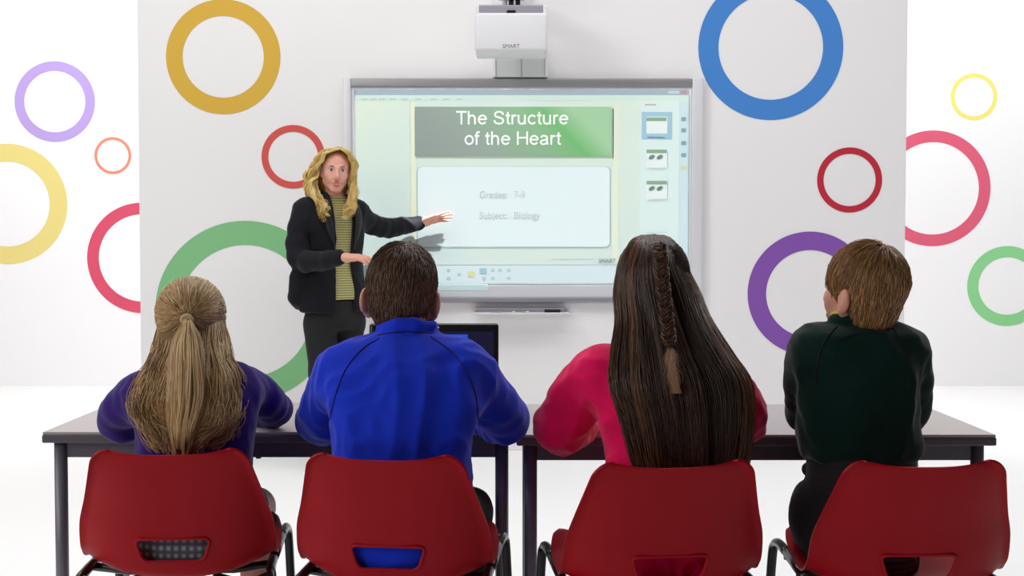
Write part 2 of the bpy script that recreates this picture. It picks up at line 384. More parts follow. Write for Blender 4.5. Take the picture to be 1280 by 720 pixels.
def curtain(rows, N, seed, layers=.03, u0=-1, u1=1, S=26, wave=0, wl=.08, r0=.0013, r1=.0006, endvar=12, clump=0, dark=None, edge=0, nl=45):
    """rows (py, L, R, D, wrap): locks that fall inside this outline, wrapped round head and back"""
    r = np.random.default_rng(seed); NL = max(12, N//nl)
    cu_ = np.sort(r.uniform(u0, u1, NL)); cq = r.uniform(0, 1, NL); lk = r.integers(0, NL, N); le = r.uniform(-1, .3, NL)
    u = np.clip(cu_[lk]+r.normal(0, .045, N), u0, u1); q = np.clip(cq[lk]+r.normal(0, .12, N), 0, 1); cen = cu_[lk]
    K = len(rows); ct = np.zeros((N, K, 3)); ev = (le[lk]*.75+r.uniform(-.4, .2, N))*endvar
    uj = u+0
    for j, (py, L, Rr, D, wrap) in enumerate(rows):
        uj = np.clip(uj+r.normal(0, .02+edge*j/K, N), -1.12 if edge else -1.02, 1.12 if edge else 1.02)
        if clump: uu = uj+(cen-u)*clump*.75*(j/(K-1))**1.5
        else: uu = uj
        px = (L+Rr)/2+uu*(Rr-L)/2; dd = D+wrap*(1-np.sqrt(np.maximum(1-uj*uj*.98, 0)))+q*layers*np.minimum(1, j/2+.2)
        pyj = py+(ev*(j/(K-1))**2 if j else 0)+r.normal(0, .5, N)
        for i in range(N): ct[i, j] = P(px[i], (pyj[i] if hasattr(pyj, '__len__') else pyj), dd[i])
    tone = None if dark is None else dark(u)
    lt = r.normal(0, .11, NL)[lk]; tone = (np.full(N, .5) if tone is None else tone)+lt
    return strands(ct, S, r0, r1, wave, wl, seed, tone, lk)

# ------------------------------------------------------------------ materials
M = {}
M['white_wall'] = mat('white painted wall', (238, 236, 236), .85, bump=.05, bscale=60)
M['white_back'] = mat('white studio wall', (246, 245, 245), .9)
M['white_floor'] = mat('white studio floor', (246, 245, 245), .7)
M['silver'] = mat('silver anodised frame', (222, 221, 226), .4, metal=.1)
M['plastic_white'] = mat('white plastic', (226, 225, 228), .4)
M['plastic_grey'] = mat('grey plastic', (150, 145, 155), .5)
M['dark_metal'] = mat('dark metal', (30, 30, 34), .35, metal=.5)
M['black_tube'] = mat('black enamelled tube', (14, 14, 16), .3, coat=.3)
M['red_plastic'] = mat('red polypropylene', (170, 6, 23), .45, spec=.22, bump=.15, bscale=900, var=.05)
M['skin'] = mat('fair skin', (222, 162, 142), .5, sss=.15, var=.05, vscale=30)
M['skin_child'] = mat('child skin', (222, 160, 138), .5, sss=.2, var=.05, vscale=30)
M['eyewhite'] = mat('eye white', (225, 220, 215), .2)
M['iris_blue'] = mat('blue grey iris', (40, 60, 80), .15)
M['iris_brown'] = mat('brown iris', (45, 28, 18), .15)
M['lip'] = mat('lips', (196, 110, 100), .5)
M['brow'] = mat('eyebrow', (120, 90, 60), .8)
M['grey_leg'] = mat('grey powder coated steel', (118, 114, 124), .4, metal=.2)
M['table_top'] = mat('pale speckled laminate', (176, 166, 165), .35, var=.06, vscale=300)
M['table_edge'] = mat('dark grey table edging', (92, 88, 96), .5)
M['table_apron'] = mat('grey steel rail', (98, 94, 104), .45, metal=.2)
M['black_trouser'] = mat('black trousers', (16, 16, 19), .85, bump=.2, bscale=500)
M['shoe'] = mat('black shoe leather', (14, 13, 14), .35)
M['sock'] = mat('grey sock', (90, 90, 95), .9)

# ------------------------------------------------------------------ the setting
WB, WP = 10.5, 7.30          # depth of the back wall and of the free-standing panel's face
FL = 0.0
bm = bmesh.new(); add_box(bm, (0, 4.5, -.05), (16, 16, .1)); prop(from_bm('floor', bm, M['white_floor']), kind='structure')
bm = bmesh.new(); add_box(bm, (0, WB+.05, 3.0), (16, .1, 6)); prop(from_bm('wall_back', bm, M['white_back']), kind='structure')
xl, xr = P(174.5, 300, WP)[0], P(1131.5, 300, WP)[0]
bm = bmesh.new(); add_box(bm, ((xl+xr)/2, WP+.09, 1.75), (xr-xl, .18, 3.5), .004); prop(from_bm('wall_front', bm, M['white_wall']), kind='structure')

# rings painted on the walls: each a thin vinyl ring
def ring(cx, cy, ro, ri, D, rgb, label, grp):
    c = P(cx, cy, D-.0015); k = D/F
    bm = bmesh.new(); n = 96; Ro, Ri = ro*k, ri*k; L = []
    for q in range(n):
        a = 2*PI*q/n; L.append([bm.verts.new((math.cos(a)*R_, y, math.sin(a)*R_)) for R_, y in ((Ro, -.001), (Ri, -.001), (Ri, .001), (Ro, .001))])
    for q in range(n):
        A, B = L[q], L[(q+1) % n]
        for j in range(4): bm.faces.new((A[j], A[(j+1) % 4], B[(j+1) % 4], B[j]))
    o = from_bm('wall_ring', bm, mat('vinyl '+label[:18], rgb, .8), None, Vector(c), False)
    prop(o, label, 'wall decoration', grp)
G1, G2 = 'coloured rings on the front panel', 'coloured rings on the white back wall'
ring(279, 71, 71, 50.5, WP, (214, 172, 62), 'large ochre yellow ring at the upper left of the panel', G1)
ring(366.5, 196, 39.5, 31, WP, (212, 84, 78), 'small red ring on the panel behind the teacher\'s hair', G1)
ring(307, 389, 113, 83, WP, (128, 190, 132), 'big green ring low on the panel behind the teacher\'s legs', G1)
ring(963.5, 59, 90, 65, WP, (66, 132, 208), 'large blue ring at the upper right of the panel', G1)
ring(1062, 225, 40.5, 32.5, WP, (190, 32, 56), 'small crimson ring under the large blue ring', G1)
ring(1012, 367, 77.5, 54.5, WP, (132, 80, 172), 'purple ring partly behind the blond boy\'s head', G1)
ring(68.5, 127, 50, 38, WB, (184, 158, 222), 'lilac ring at the upper left on the back wall', G2)
ring(141, 194.5, 23, 19.5, WB, (236, 140, 112), 'smallest thin orange ring on the left back wall', G2)
ring(9, 255, 75, 53, WB, (232, 214, 130), 'large pale yellow ring cut by the left picture edge', G2)
ring(178, 322.5, 69, 54.5, WB, (216, 76, 104), 'rose red ring cut off by the panel\'s left edge', G2)
ring(1217.5, 121, 29, 24, WB, (240, 228, 120), 'small thin yellow ring at the upper right back wall', G2)
ring(1166, 235.5, 72, 57.5, WB, (222, 92, 120), 'pink ring running behind the panel\'s right edge', G2)
ring(1259, 357.5, 50, 36, WB, (140, 212, 145), 'pale green ring low at the right back wall', G2)

# ------------------------------------------------------------------ interactive whiteboard
BD = WP-.035                 # front of the board surface
def rect(name, x0, y0, x1, y1, m, parent, lift=.001, th=.001, round_=0, D=None):
    a = P(x0, y0, D or BD); b = P(x1, y1, D or BD); c = (a+b)/2-wbo
    w_, h_ = abs(b[0]-a[0]), abs(b[2]-a[2])
    bm = bmesh.new()
    if round_:
        pts = []
        for qx, qz, a0 in ((1, 1, 0), (-1, 1, 90), (-1, -1, 180), (1, -1, 270)):
            for k in range(5):
                an = math.radians(a0+k*22.5); pts.append((c[0]+qx*(w_/2-round_)+round_*math.cos(an), c[2]+qz*(h_/2-round_)+round_*math.sin(an)))
        f1 = [bm.verts.new((x, c[1]-lift, z)) for x, z in pts]; f2 = [bm.verts.new((x, c[1]-lift+th, z)) for x, z in pts]
        bm.faces.new(f1); bm.faces.new(f2)
        for k in range(len(pts)): bm.faces.new((f1[k], f1[(k+1) % len(pts)], f2[(k+1) % len(pts)], f2[k]))
    else: add_box(bm, (c[0], c[1]-lift+th/2, c[2]), (w_, th, h_))
    return from_bm(name, bm, m, parent)
wbo = np.array([P(652, 240, WP)[0], WP, P(652, 378, WP)[2]])
wb = empty('interactive_whiteboard', wbo)
prop(wb, 'wide interactive whiteboard with silver frame hung on the white panel, showing a projected lesson slide', 'whiteboard')
rect('board_surface', 436, 104, 869, 374, mat('board enamel', (214, 214, 222), .3), wb, lift=0, th=.03)
def bar(name, x0, y0, x1, y1, m, depth=.05, bev=.008):
    a = P(x0, y0, WP); b = P(x1, y1, WP); c = (a+b)/2-wbo
    bm = bmesh.new(); add_box(bm, (c[0], -depth/2, c[2]), (abs(b[0]-a[0]), depth, abs(b[2]-a[2])), bev, 3); return from_bm(name, bm, m, wb, None, True)
bar('side_frame', 430, 98, 441, 379, M['silver']); bar('side_frame', 864, 98, 876, 379, M['silver'])
bar('top_frame', 439, 99, 866, 110, mat('satin grey rail', (150, 150, 152), .4, metal=.3), .047); bar('bottom_frame', 439, 371, 866, 378, mat('grey lower rail', (150, 148, 158), .4, metal=.3), .047)
EM = .10
def scr(name, rgb, e=EM):
    q = lin(rgb); q = tuple(255*(12.92*v*.44 if v*.44 < .0031 else 1.055*(v*.44)**(1/2.4)-.055) for v in q)
    return mat(name, q, .6, emit=min(e, .35)*.6, spec=.1)
slide = rect('projected_slide', 443, 119, 861, 356, None, wb, .001)
# page colour: mint with a drift to cream, as projected
m = bpy.data.materials.new('projected page'); m.use_nodes = True; nt = m.node_tree; b = nt.nodes['Principled BSDF']; b.inputs['Roughness'].default_value = .6
tc = nt.nodes.new('ShaderNodeTexCoord'); gr = nt.nodes.new('ShaderNodeTexNoise'); gr.inputs['Scale'].default_value = 1.1; rp = nt.nodes.new('ShaderNodeValToRGB')
rp.color_ramp.elements[0].position = .35; rp.color_ramp.elements[1].position = .65
rp.color_ramp.elements[0].color = (*[v*.44 for v in lin((206, 226, 224))], 1); rp.color_ramp.elements[1].color = (*[v*.44 for v in lin((220, 234, 214))], 1)
nt.links.new(tc.outputs['Object'], gr.inputs['Vector']); nt.links.new(gr.outputs[0], rp.inputs[0]); nt.links.new(rp.outputs[0], b.inputs['Base Color'])
nt.links.new(rp.outputs[0], b.inputs['Emission Color']); b.inputs['Emission Strength'].default_value = EM
slide.data.materials.append(m)
rect('window_title_bar', 443, 112, 861, 119, scr('title bar', (168, 186, 196)), slide, .002)
rect('page_margin', 513, 127, 520, 330, scr('cream margin', (232, 240, 214)), slide, .002)
rect('page_margin', 766, 127, 773, 330, scr('cream margin', (232, 240, 220)), slide, .002)
rect('menu_strip', 443, 119, 861, 126, scr('menu strip', (214, 236, 226)), slide, .002)
rect('banner_shadow', 520, 136, 767, 198, scr('banner shadow', (170, 190, 170), .25), slide, .002)
m = bpy.data.materials.new('banner'); m.use_nodes = True; nt = m.node_tree; b = nt.nodes['Principled BSDF']; b.inputs['Roughness'].default_value = .6
tc = nt.nodes.new('ShaderNodeTexCoord'); mp = nt.nodes.new('ShaderNodeMapping'); g = nt.nodes.new('ShaderNodeTexGradient'); rp = nt.nodes.new('ShaderNodeValToRGB')
e = rp.color_ramp.elements; e[0].color = (*[v*.44 for v in lin((138, 150, 146))], 1); e[1].color = (*[v*.44 for v in lin((160, 205, 160))], 1)
for p_, c_ in ((.35, (144, 160, 150)), (.72, (128, 180, 130)), (.86, (104, 182, 104))):
    x = e.new(p_); x.color = (*[v*.44 for v in lin(c_)], 1)
nt.links.new(tc.outputs['Generated'], mp.inputs[0]); mp.inputs['Rotation'].default_value = (0, math.radians(14), 0)
nt.links.new(mp.outputs[0], g.inputs[0]); nt.links.new(g.outputs[0], rp.inputs[0]); nt.links.new(rp.outputs[0], b.inputs['Base Color'])
nt.links.new(rp.outputs[0], b.inputs['Emission Color']); b.inputs['Emission Strength'].default_value = .10
rect('title_banner', 518.5, 133.5, 764, 195.5, m, slide, .003)
rect('text_panel_edge', 521, 208, 763.5, 310.5, scr('panel edge', (176, 200, 196), .25), slide, .002, round_=.03)
rect('text_panel', 522, 208.5, 762, 308.5, scr('text panel', (224, 238, 240), .30), slide, .003, round_=.028)
def text(name, s, px, py, h, m, parent, org, D=BD-.0045, align='CENTER', sx=1):
    cu = bpy.data.curves.new('t', 'FONT'); cu.body = s; cu.size = h*D/F/.72; cu.extrude = .0004; cu.align_x = align; cu.space_character = 1.0
    o = bpy.data.objects.new('t', cu); C.objects.link(o)
    dg = bpy.context.evaluated_depsgraph_get(); me = bpy.data.meshes.new_from_object(o.evaluated_get(dg)); bpy.data.objects.remove(o)
    p = P(px, py, D)-org
    me.transform(Matrix.Translation(Vector(p)) @ Matrix.Rotation(PI/2, 4, 'X') @ Matrix.Diagonal((sx, 1, 1, 1)))
    return link(name, me, m, parent, smooth=False)
GL = {}
def arc(cx, cy, rx, ry, a0, a1, n=18): return [(cx+rx*math.cos(math.radians(a0+(a1-a0)*i/n)), cy+ry*math.sin(math.radians(a0+(a1-a0)*i/n))) for i in range(n+1)]
def cm(*p): return [tuple(q) for q in catmull([(a, b) for a, b in p], 6*len(p))]
GL['T'] = (.85, [[(.02, .94), (.82, .94)], [(.42, .94), (.42, 0)]])
GL['h'] = (.77, [[(.12, 0), (.12, 1)], cm((.12, .40), (.17, .58), (.34, .67), (.52, .62), (.585, .44))+[(.585, 0)]])
GL['e'] = (.77, [[(.10, .385), (.655, .385)]+arc(.378, .363, .285, .31, 5, 325)])
GL['S'] = (.93, [cm((.80, .72), (.68, .90), (.46, .945), (.23, .87), (.17, .72), (.27, .58), (.48, .515), (.71, .43), (.79, .27), (.70, .11), (.47, .055), (.22, .12), (.11, .31))])
GL['t'] = (.42, [cm((.20, .93), (.20, .55), (.20, .16), (.25, .07), (.38, .06)), [(.03, .67), (.38, .67)]])
GL['r'] = (.47, [[(.12, 0), (.12, .725)], cm((.12, .42), (.17, .58), (.28, .665), (.43, .655))])
GL['u'] = (.77, [[(.115, .725), (.115, .28)]+cm((.115, .28), (.18, .10), (.35, .05), (.52, .11), (.59, .30)), [(.595, .725), (.595, 0)]])
GL['c'] = (.70, [arc(.37, .363, .275, .31, 38, 322)])
GL['o'] = (.77, [arc(.385, .363, .285, .31, 0, 360)])
GL['f'] = (.40, [[(.17, 0), (.17, .72)]+cm((.17, .78), (.22, .93), (.41, .95)), [(.02, .67), (.37, .67)]])
GL['H'] = (.99, [[(.14, 0), (.14, 1)], [(.84, 0), (.84, 1)], [(.14, .53), (.84, .53)]])
GL['a'] = (.77, [cm((.12, .53), (.20, .645), (.37, .675), (.54, .61), (.58, .46), (.58, .20), (.64, .02)), cm((.58, .41), (.36, .36), (.15, .29), (.11, .17), (.19, .06), (.34, .045), (.50, .11), (.58, .25))])
def lettering(name, s_, px, py, h, m, parent, org, D):
    u = h*D/F; tot = sum(GL[c][0] if c != ' ' else .38 for c in s_)*u; o3 = P(px, py, D)-org; x0 = o3[0]-tot/2; z0 = o3[2]; hw_ = .066*u
    word = None; cur = 0
    for c in s_+' ':
        if c == ' ':
            if word: from_bm(name, word, m, parent)
            word = None; cur += .38*u; continue
        word = word or bmesh.new(); adv, st = GL[c]
        for k_, line in enumerate(st):
            p = [Vector((x0+cur+a*u, 0, z0+b_*u)) for a, b_ in line]; L, R_ = [], []
            for i, q in enumerate(p):
                t = (p[min(i+1, len(p)-1)]-p[max(i-1, 0)]).normalized(); nn = Vector((-t.z, 0, t.x))*hw_
                y = o3[1]-.0002*k_; L.append((q+nn).to_tuple()); R_.append((q-nn).to_tuple())
            va = [[word.verts.new((a[0], y+dy, a[2])) for a in row] for row in (L, R_) for dy in (0, .0006)]
            A_, A2, B_, B2 = va
            for i in range(len(p)-1):
                word.faces.new((A_[i], A_[i+1], B_[i+1], B_[i])); word.faces.new((A2[i], A2[i+1], B2[i+1], B2[i]))
                word.faces.new((A_[i], A_[i+1], A2[i+1], A2[i])); word.faces.new((B_[i], B_[i+1], B2[i+1], B2[i]))
        cur += adv*u
tw = scr('white lettering', (250, 255, 250), .8)
lettering('title_text', 'The Structure', 640.5, 155.5, 16.6, tw, slide, wbo, BD-.0045)
lettering('title_text', 'of the Heart', 641, 181, 16.6, tw, slide, wbo, BD-.0045)
tg_ = scr('pale grey lettering', (196, 210, 210), .3)
text('body_text', 'Grades:', 599, 247.5, 9, tg_, slide, wbo, align='LEFT', sx=.9); text('body_text', '7-9', 642, 247.5, 9, tg_, slide, wbo, align='LEFT', sx=.9)
text('body_text', 'Subject:', 599, 273.5, 9, tg_, slide, wbo, align='LEFT', sx=.9); text('body_text', 'Biology', 642, 273.5, 9, tg_, slide, wbo, align='LEFT', sx=.9)
text('logo_text', 'SMART', 748, 328, 5, scr('logo grey', (150, 165, 165), .2), slide, wbo, align='LEFT')
rect('footer_line', 690, 323.6, 742, 324.6, tg_, slide, .002)
rect('footer_rule', 522, 330.5, 800, 331.3, tg_, slide, .002)
rect('tool_strip', 443, 332, 861, 355, scr('tool strip', (216, 234, 238)), slide, .002)
rect('tool_tab', 443, 355, 610, 363, mat('tool tab', (206, 230, 234), .6, emit=.04), slide, .002)
for i, (x, y) in enumerate([(561, 338), (574, 343), (589, 343), (604, 339), (616, 338), (625, 338), (636, 338), (561, 348), (605, 348), (616, 348), (636, 348)]):
    a = (4.5 if i in (2, 3) else 2.4)
    rect('tool_icon', x-a, y-a*.8, x+a, y+a*.8, scr('icon %d' % i, [(178, 206, 208), (214, 216, 160), (160, 196, 206), (180, 204, 196)][{1: 0, 2: 1, 3: 2}.get(i, 3)], .3), slide, .003, round_=.005)
xs = [455, 466, 477, 490, 505, 522, 541, 557, 573]
for i, x in enumerate(xs): rect('menu_word', x-3, 123.2, x+5, 125, scr('menu grey', (186, 208, 202), .25), slide, .003)
rect('page_list', 800, 126, 848, 300, scr('page list', (222, 240, 236)), slide, .002)
rect('tool_column', 849, 126, 860, 350, scr('tool column', (208, 230, 236)), slide, .002)
rect('list_heading', 806, 130, 820, 132, scr('head grey', (190, 180, 176), .25), slide, .003)
rect('page_thumbnail', 802, 140, 840, 174.5, scr('selected blue', (160, 198, 214), .3), slide, .003)
for y0 in (146, 186, 225):
    rect('thumbnail_page', 808, y0, 834, y0+24 if y0 > 150 else y0+21, scr('thumb page', (232, 244, 240)), slide, .004)
    rect('thumbnail_banner', 808, y0+1, 833, y0+5.5, scr('thumb banner', (140, 172, 148), .25), slide, .005)
    if y0 > 150:
        for x in (814.5, 824.5):
            a = P(x, y0+10.5, BD)-wbo; bm = bmesh.new(); vv = [bm.verts.new((a[0]+.017*math.cos(t), a[1]-.006, a[2]+.012*math.sin(t)+.006*math.cos(t))) for t in np.linspace(0, 2*PI, 16, endpoint=False)]
            rr = bmesh.ops.extrude_face_region(bm, geom=[bm.faces.new(vv)]); [setattr(v, 'co', v.co+Vector((0, .001, 0))) for v in rr['geom'] if isinstance(v, bmesh.types.BMVert)]
            from_bm('thumbnail_heart', bm, scr('thumb heart', (120, 140, 134), .2), slide)
    rect('thumbnail_caption', 809, y0+25.5, 832, y0+26.6, tg_, slide, .003)
rect('list_line', 808, 290, 834, 291, tg_, slide, .003)
for y in (149, 163, 179, 194, 210): rect('column_icon', 851.5, y-2.6, 857.5, y+2.6, scr('column icon', (130, 168, 176) if y < 205 else (214, 214, 150), .3), slide, .003, round_=.004)
for x, c in ((838, (200, 214, 220)), (845, (200, 214, 220)), (854, (208, 150, 132))): rect('window_button', x-3, 113.5, x+4, 117, scr('button', c), slide, .003)

# pen tray with its marker
to = np.array([P(650, 386, WP)[0], WP, P(650, 391, WP)[2]])
tr = empty('pen_tray', to); prop(tr, 'slim silver pen tray fixed under the whiteboard', 'pen tray')
k = WP/F
box('tray_body', (0, -.04, .018), (112*k, .08, .024), mat('tray grey', (150, 148, 155), .4, metal=.3), tr, .005)
box('tray_ledge', (0, -.065, .004), (120*k, .13, .008), M['silver'], tr, .003)
for i, x in enumerate((-30, -8, 4, 9)): box('pen_slot', (x*k, -.105, .012), (14*k if i == 0 else 4*k, .02, .006), [M['plastic_grey'], mat('pale green pen light', (190, 235, 190), .4), M['plastic_grey'], M['plastic_white']][i], tr, .002)
mk = to+np.array([40*k, -.1, .017]); o = tube('marker_pen', [(-.045, 0, 0), (-.015, 0, 0), (.0, 0, 0), (.03, 0, 0), (.04, 0, 0), (.045, 0, 0)], [.009, .009, .009, .009, .008, .004], M['dark_metal'], n=12, loc=Vector(mk))
prop(o, 'black marker pen lying at the right of the pen tray', 'pen')

# ------------------------------------------------------------------ short throw projector on its wall boom
pd = 6.72; po = np.array([P(639, 67, pd)[0], WP, P(639, 67, pd)[2]])
pj = empty('projector', po); prop(pj, 'white short-throw projector on a wall boom above the whiteboard', 'projector')
kw = pd/F; zt = P(639, 6, pd)[2]-po[2]; W_ = 91*kw; yb = pd-WP
bm = bmesh.new(); add_box(bm, (0, yb+.15, zt*.45), (W_, .30, zt*.80), .018, 4); from_bm('body', bm, M['plastic_white'], pj, None, True)
box('top_cover', (0, yb+.155, zt*.90), (W_*.90, .29, zt*.22), M['plastic_grey'], pj, .008)
for e in (-1, 1): box('side_cheek', (e*W_*.465, yb+.15, zt*.89), (W_*.06, .29, zt*.22), M['plastic_white'], pj, .006)
box('vent_badge', (0, yb+.008, zt*.87), (.045, .006, .012), M['dark_metal'], pj, .002)
text('logo_text', 'SMART', 639, 60, 5, mat('logo grey', (120, 120, 125), .5), pj, po, D=pd-.0005)
for x in (-.035, .0, .035): tube('mount_bolt', [(x, yb+.12, zt), (x, yb+.12, zt+.06)], .013, [M['plastic_white'], M['dark_metal'], M['dark_metal']][int((x+.035)/.035+.1)], pj, 10)
box('mount_plate', (0, yb+.14, zt+.07), (.14, .14, .02), M['dark_metal'], pj, .004)
box('boom', (0, yb/2+.02, zt+.13), (.09, abs(yb)+.10, .09), M['plastic_white'], pj, .012)
box('wall_plate', (0, -.012, zt+.13), (.22, .024, .24), M['plastic_white'], pj, .006)
bx0, bx1 = P(618, 80, WP)[0]-po[0], P(683, 80, WP)[0]-po[0]; bz0, bz1 = P(640, 98, WP)[2]-po[2], P(640, 60, WP)[2]-po[2]
br = empty('cable_box', (po[0]+(bx0+bx1)/2, WP, po[2]+bz0)); prop(br, 'white cable box on the wall between projector and whiteboard', 'cable box')
bw = bx1-bx0; bh = bz1-bz0
box('housing', (0, -.03, bh*.35), (bw, .06, bh*.70), mat('pale grey housing', (196, 198, 198), .5), br, .005)
box('housing_cap', (0, -.035, bh*.80), (bw*.98, .07, bh*.22), mat('grey cap', (186, 190, 188), .5), br, .005)
for x in (-.5, .5): box('edge_trim', (bw*x, -.036, bh*.38), (.014, .072, bh*.75), M['plastic_white'], br, .003)
box('seam', (bw*.02, -.061, bh*.3), (.004, .004, bh*.58), M['plastic_grey'], br, 0)
# the projector's own lamp: an even white rectangle thrown onto the board
l = bpy.data.lights.new('projector_lamp', 'POINT'); l.energy = LAMP; l.shadow_soft_size = .004; l.use_nodes = True; nt = l.node_tree
lo = bpy.data.objects.new('projector_lamp', l); C.objects.link(lo); lp_ = np.array([po[0], pd+.02, po[2]-.03]); lo.location = lp_
dd_ = BD-lp_[1]; q0, q1 = (P(443, 112, BD)-lp_)/dd_, (P(861, 356, BD)-lp_)/dd_
def mth(op, a, b=None):
    n = nt.nodes.new('ShaderNodeMath'); n.operation = op
    for i, x in enumerate((a, b)):
        if x is None: continue
        if isinstance(x, (int, float)): n.inputs[i].default_value = float(x)
        else: nt.links.new(x, n.inputs[i])
    return n.outputs[0]
ge = nt.nodes.new('ShaderNodeNewGeometry'); sp = nt.nodes.new('ShaderNodeSeparateXYZ'); nt.links.new(ge.outputs['Incoming'], sp.inputs[0])
u_ = mth('DIVIDE', sp.outputs[0], sp.outputs[1]); v_ = mth('DIVIDE', sp.outputs[2], sp.outputs[1])
mk_ = mth('MULTIPLY', mth('MULTIPLY', mth('GREATER_THAN', u_, q0[0]), mth('LESS_THAN', u_, q1[0])), mth('MULTIPLY', mth('GREATER_THAN', v_, q1[2]), mth('LESS_THAN', v_, q0[2])))
ev_ = mth('POWER', mth('ADD', mth('ADD', mth('MULTIPLY', u_, u_), mth('MULTIPLY', v_, v_)), 1.0), 1.5)
nt.links.new(mth('MULTIPLY', mk_, ev_), [n for n in nt.nodes if n.type == 'EMISSION'][0].inputs['Strength'])

# ------------------------------------------------------------------ tables
def table(x0, x1, D, label, z=.708, depth=.60, yaw=0):
    t = empty('classroom_table', ((x0+x1)/2, D, 0)); prop(t, label, 'table', 'two classroom tables pushed together')
    W = x1-x0
    box('tabletop', (0, depth/2, z-.004), (W-.004, depth, .008), M['table_top'], t, .002)
    box('edge_band', (0, depth/2, z-.018), (W, depth+.004, .021), M['table_edge'], t, .004)
    for y, n in ((.045, 'rail'), (depth-.045, 'rail')): box(n, (0, y, z-.05), (W-.09, .022, .042), M['table_apron'], t, .003)
    for x in (-1, 1): box('rail', (x*(W/2-.036), depth/2, z-.05), (.022, depth-.08, .042), M['table_apron'], t, .003)
    for x in (-1, 1):
        for y in (.036, depth-.036):
            bm = bmesh.new(); add_tube(bm, [(x*(W/2-.036), y, .012), (x*(W/2-.036), y, z-.029)], .0165, 16); lg = from_bm('leg', bm, M['grey_leg'], t, None, True)
            bm = bmesh.new(); add_tube(bm, [(x*(W/2-.036), y, 0), (x*(W/2-.036), y, .022)], .019, 14); from_bm('foot', bm, M['black_tube'], lg, None, True)
    for x in (-.25, -.05, .22): bm = bmesh.new(); add_tube(bm, [(x*W, .045, z-.075), (x*W, .045, z-.07)], .007, 10); from_bm('screw', bm, M['dark_metal'], t)
    return t
DT = 3.28; DT2 = 3.235
table(P(52, 545, DT)[0], P(645, 545, DT)[0]-.001, DT, 'grey-edged classroom table on the left, with the open laptop on it')
table(P(645, 545, DT)[0]+.001, P(1246, 549, DT2)[0], DT2, 'grey-edged classroom table on the right, under the girl in pink')

# ------------------------------------------------------------------ laptop
TZ = .708
lp0 = np.array([P(542, 480, 3.6)[0], 3.56, TZ]); lap = empty('laptop', lp0); prop(lap, 'black laptop open on the left table in front of the boy in blue', 'laptop')
box('base', (0, -.11, .012), (.36, .235, .02), M['dark_metal'], lap, .006, 3)
box('keyboard', (0, -.085, .0225), (.31, .11, .003), mat('keyboard', (25, 25, 28), .6, bump=.5, bscale=80), lap, .001)
box('touchpad', (0, -.185, .0225), (.09, .055, .002), M['plastic_grey'], lap, .001)
A = Matrix.Translation((0, .012, .018)) @ Matrix.Rotation(math.radians(-12), 4, 'X')
def lbox(name, c, s, m, par, bev=.002):
    bm = bmesh.new(); add_box(bm, c, s, bev, 3, A); return from_bm(name, bm, m, par)
sc = lbox('screen', (0, .006, .122), (.362, .012, .24), mat('black laptop lid', (16, 16, 18), .35), lap, .008)
lbox('display', (0, -.0008, .122), (.336, .002, .192), mat('dark navy desktop', (24, 26, 52), .25, emit=.5), sc, 0)
lbox('window', (.064, -.002, .184), (.062, .001, .052), mat('blue window', (36, 70, 190), .4, emit=.9), sc, 0)
for z in (.196, .184, .174): lbox('window_line', (.068, -.003, z), (.046, .001, .007), mat('cyan line', (130, 215, 245), .4, emit=1.0), sc, 0)
lbox('webcam', (.012, -.001, .230), (.004, .002, .004), mat('webcam led', (220, 220, 225), .3, emit=.5), sc, 0)

# ------------------------------------------------------------------ chairs
def shell_mesh():
    cen = [(.238, .438), (.228, .466), (.190, .478), (.12, .470), (.04, .452), (-.05, .434), (-.125, .424), (-.178, .436), (-.199, .485), (-.212, .575), (-.228, .642), (-.240, .694), (-.2445, .713), (-.246, .720)]
    edg = [(.232, .444), (.222, .490), (.185, .502), (.12, .494), (.05, .486), (-.02, .474), (-.078, .474), (-.118, .496), (-.140, .555), (-.165, .612), (-.196, .666), (-.220, .708), (-.228, .726), (-.231, .733)]
    hw = [.162, .174, .190, .206, .216, .220, .222, .222, .218, .202, .1865, .1745, .171, .170]
    n = 70; ce = catmull(cen, n); ed = catmull(edg, n); h = catmull([[a, 0] for a in hw], n)[:, 0]
    m = 41; V = []
    top = np.cumsum(np.r_[0, np.linalg.norm(np.diff(ce, axis=0), axis=1)]); top = top[-1]-top; R = .036
    bot = top[0]-top; R2 = .05
    for i in range(n):
        w_ = h[i]
        if top[i] < R: w_ -= R-math.sqrt(max(R*R-(R-top[i])**2, 0))
        if bot[i] < R2: w_ -= (R2-math.sqrt(max(R2*R2-(R2-bot[i])**2, 0)))*.8
        for j in range(m):
            u = -1+2*j/(m-1); a = abs(u)**2.6
            y = ce[i, 0]*(1-a)+ed[i, 0]*a; z = ce[i, 1]*(1-a)+ed[i, 1]*a
            lip = max(0, abs(u)-.93)/.07         # rolled rim turns outwards/back
            y -= .010*lip**1.5 if i > n*.5 else 0; z -= .012*lip**1.5 if i <= n*.5 else .0
            V.append((u*w_, y, z))
    Q = [(i*m+j, i*m+j+1, (i+1)*m+j+1, (i+1)*m+j) for i in range(n-1) for j in range(m-1)]
    return V, Q
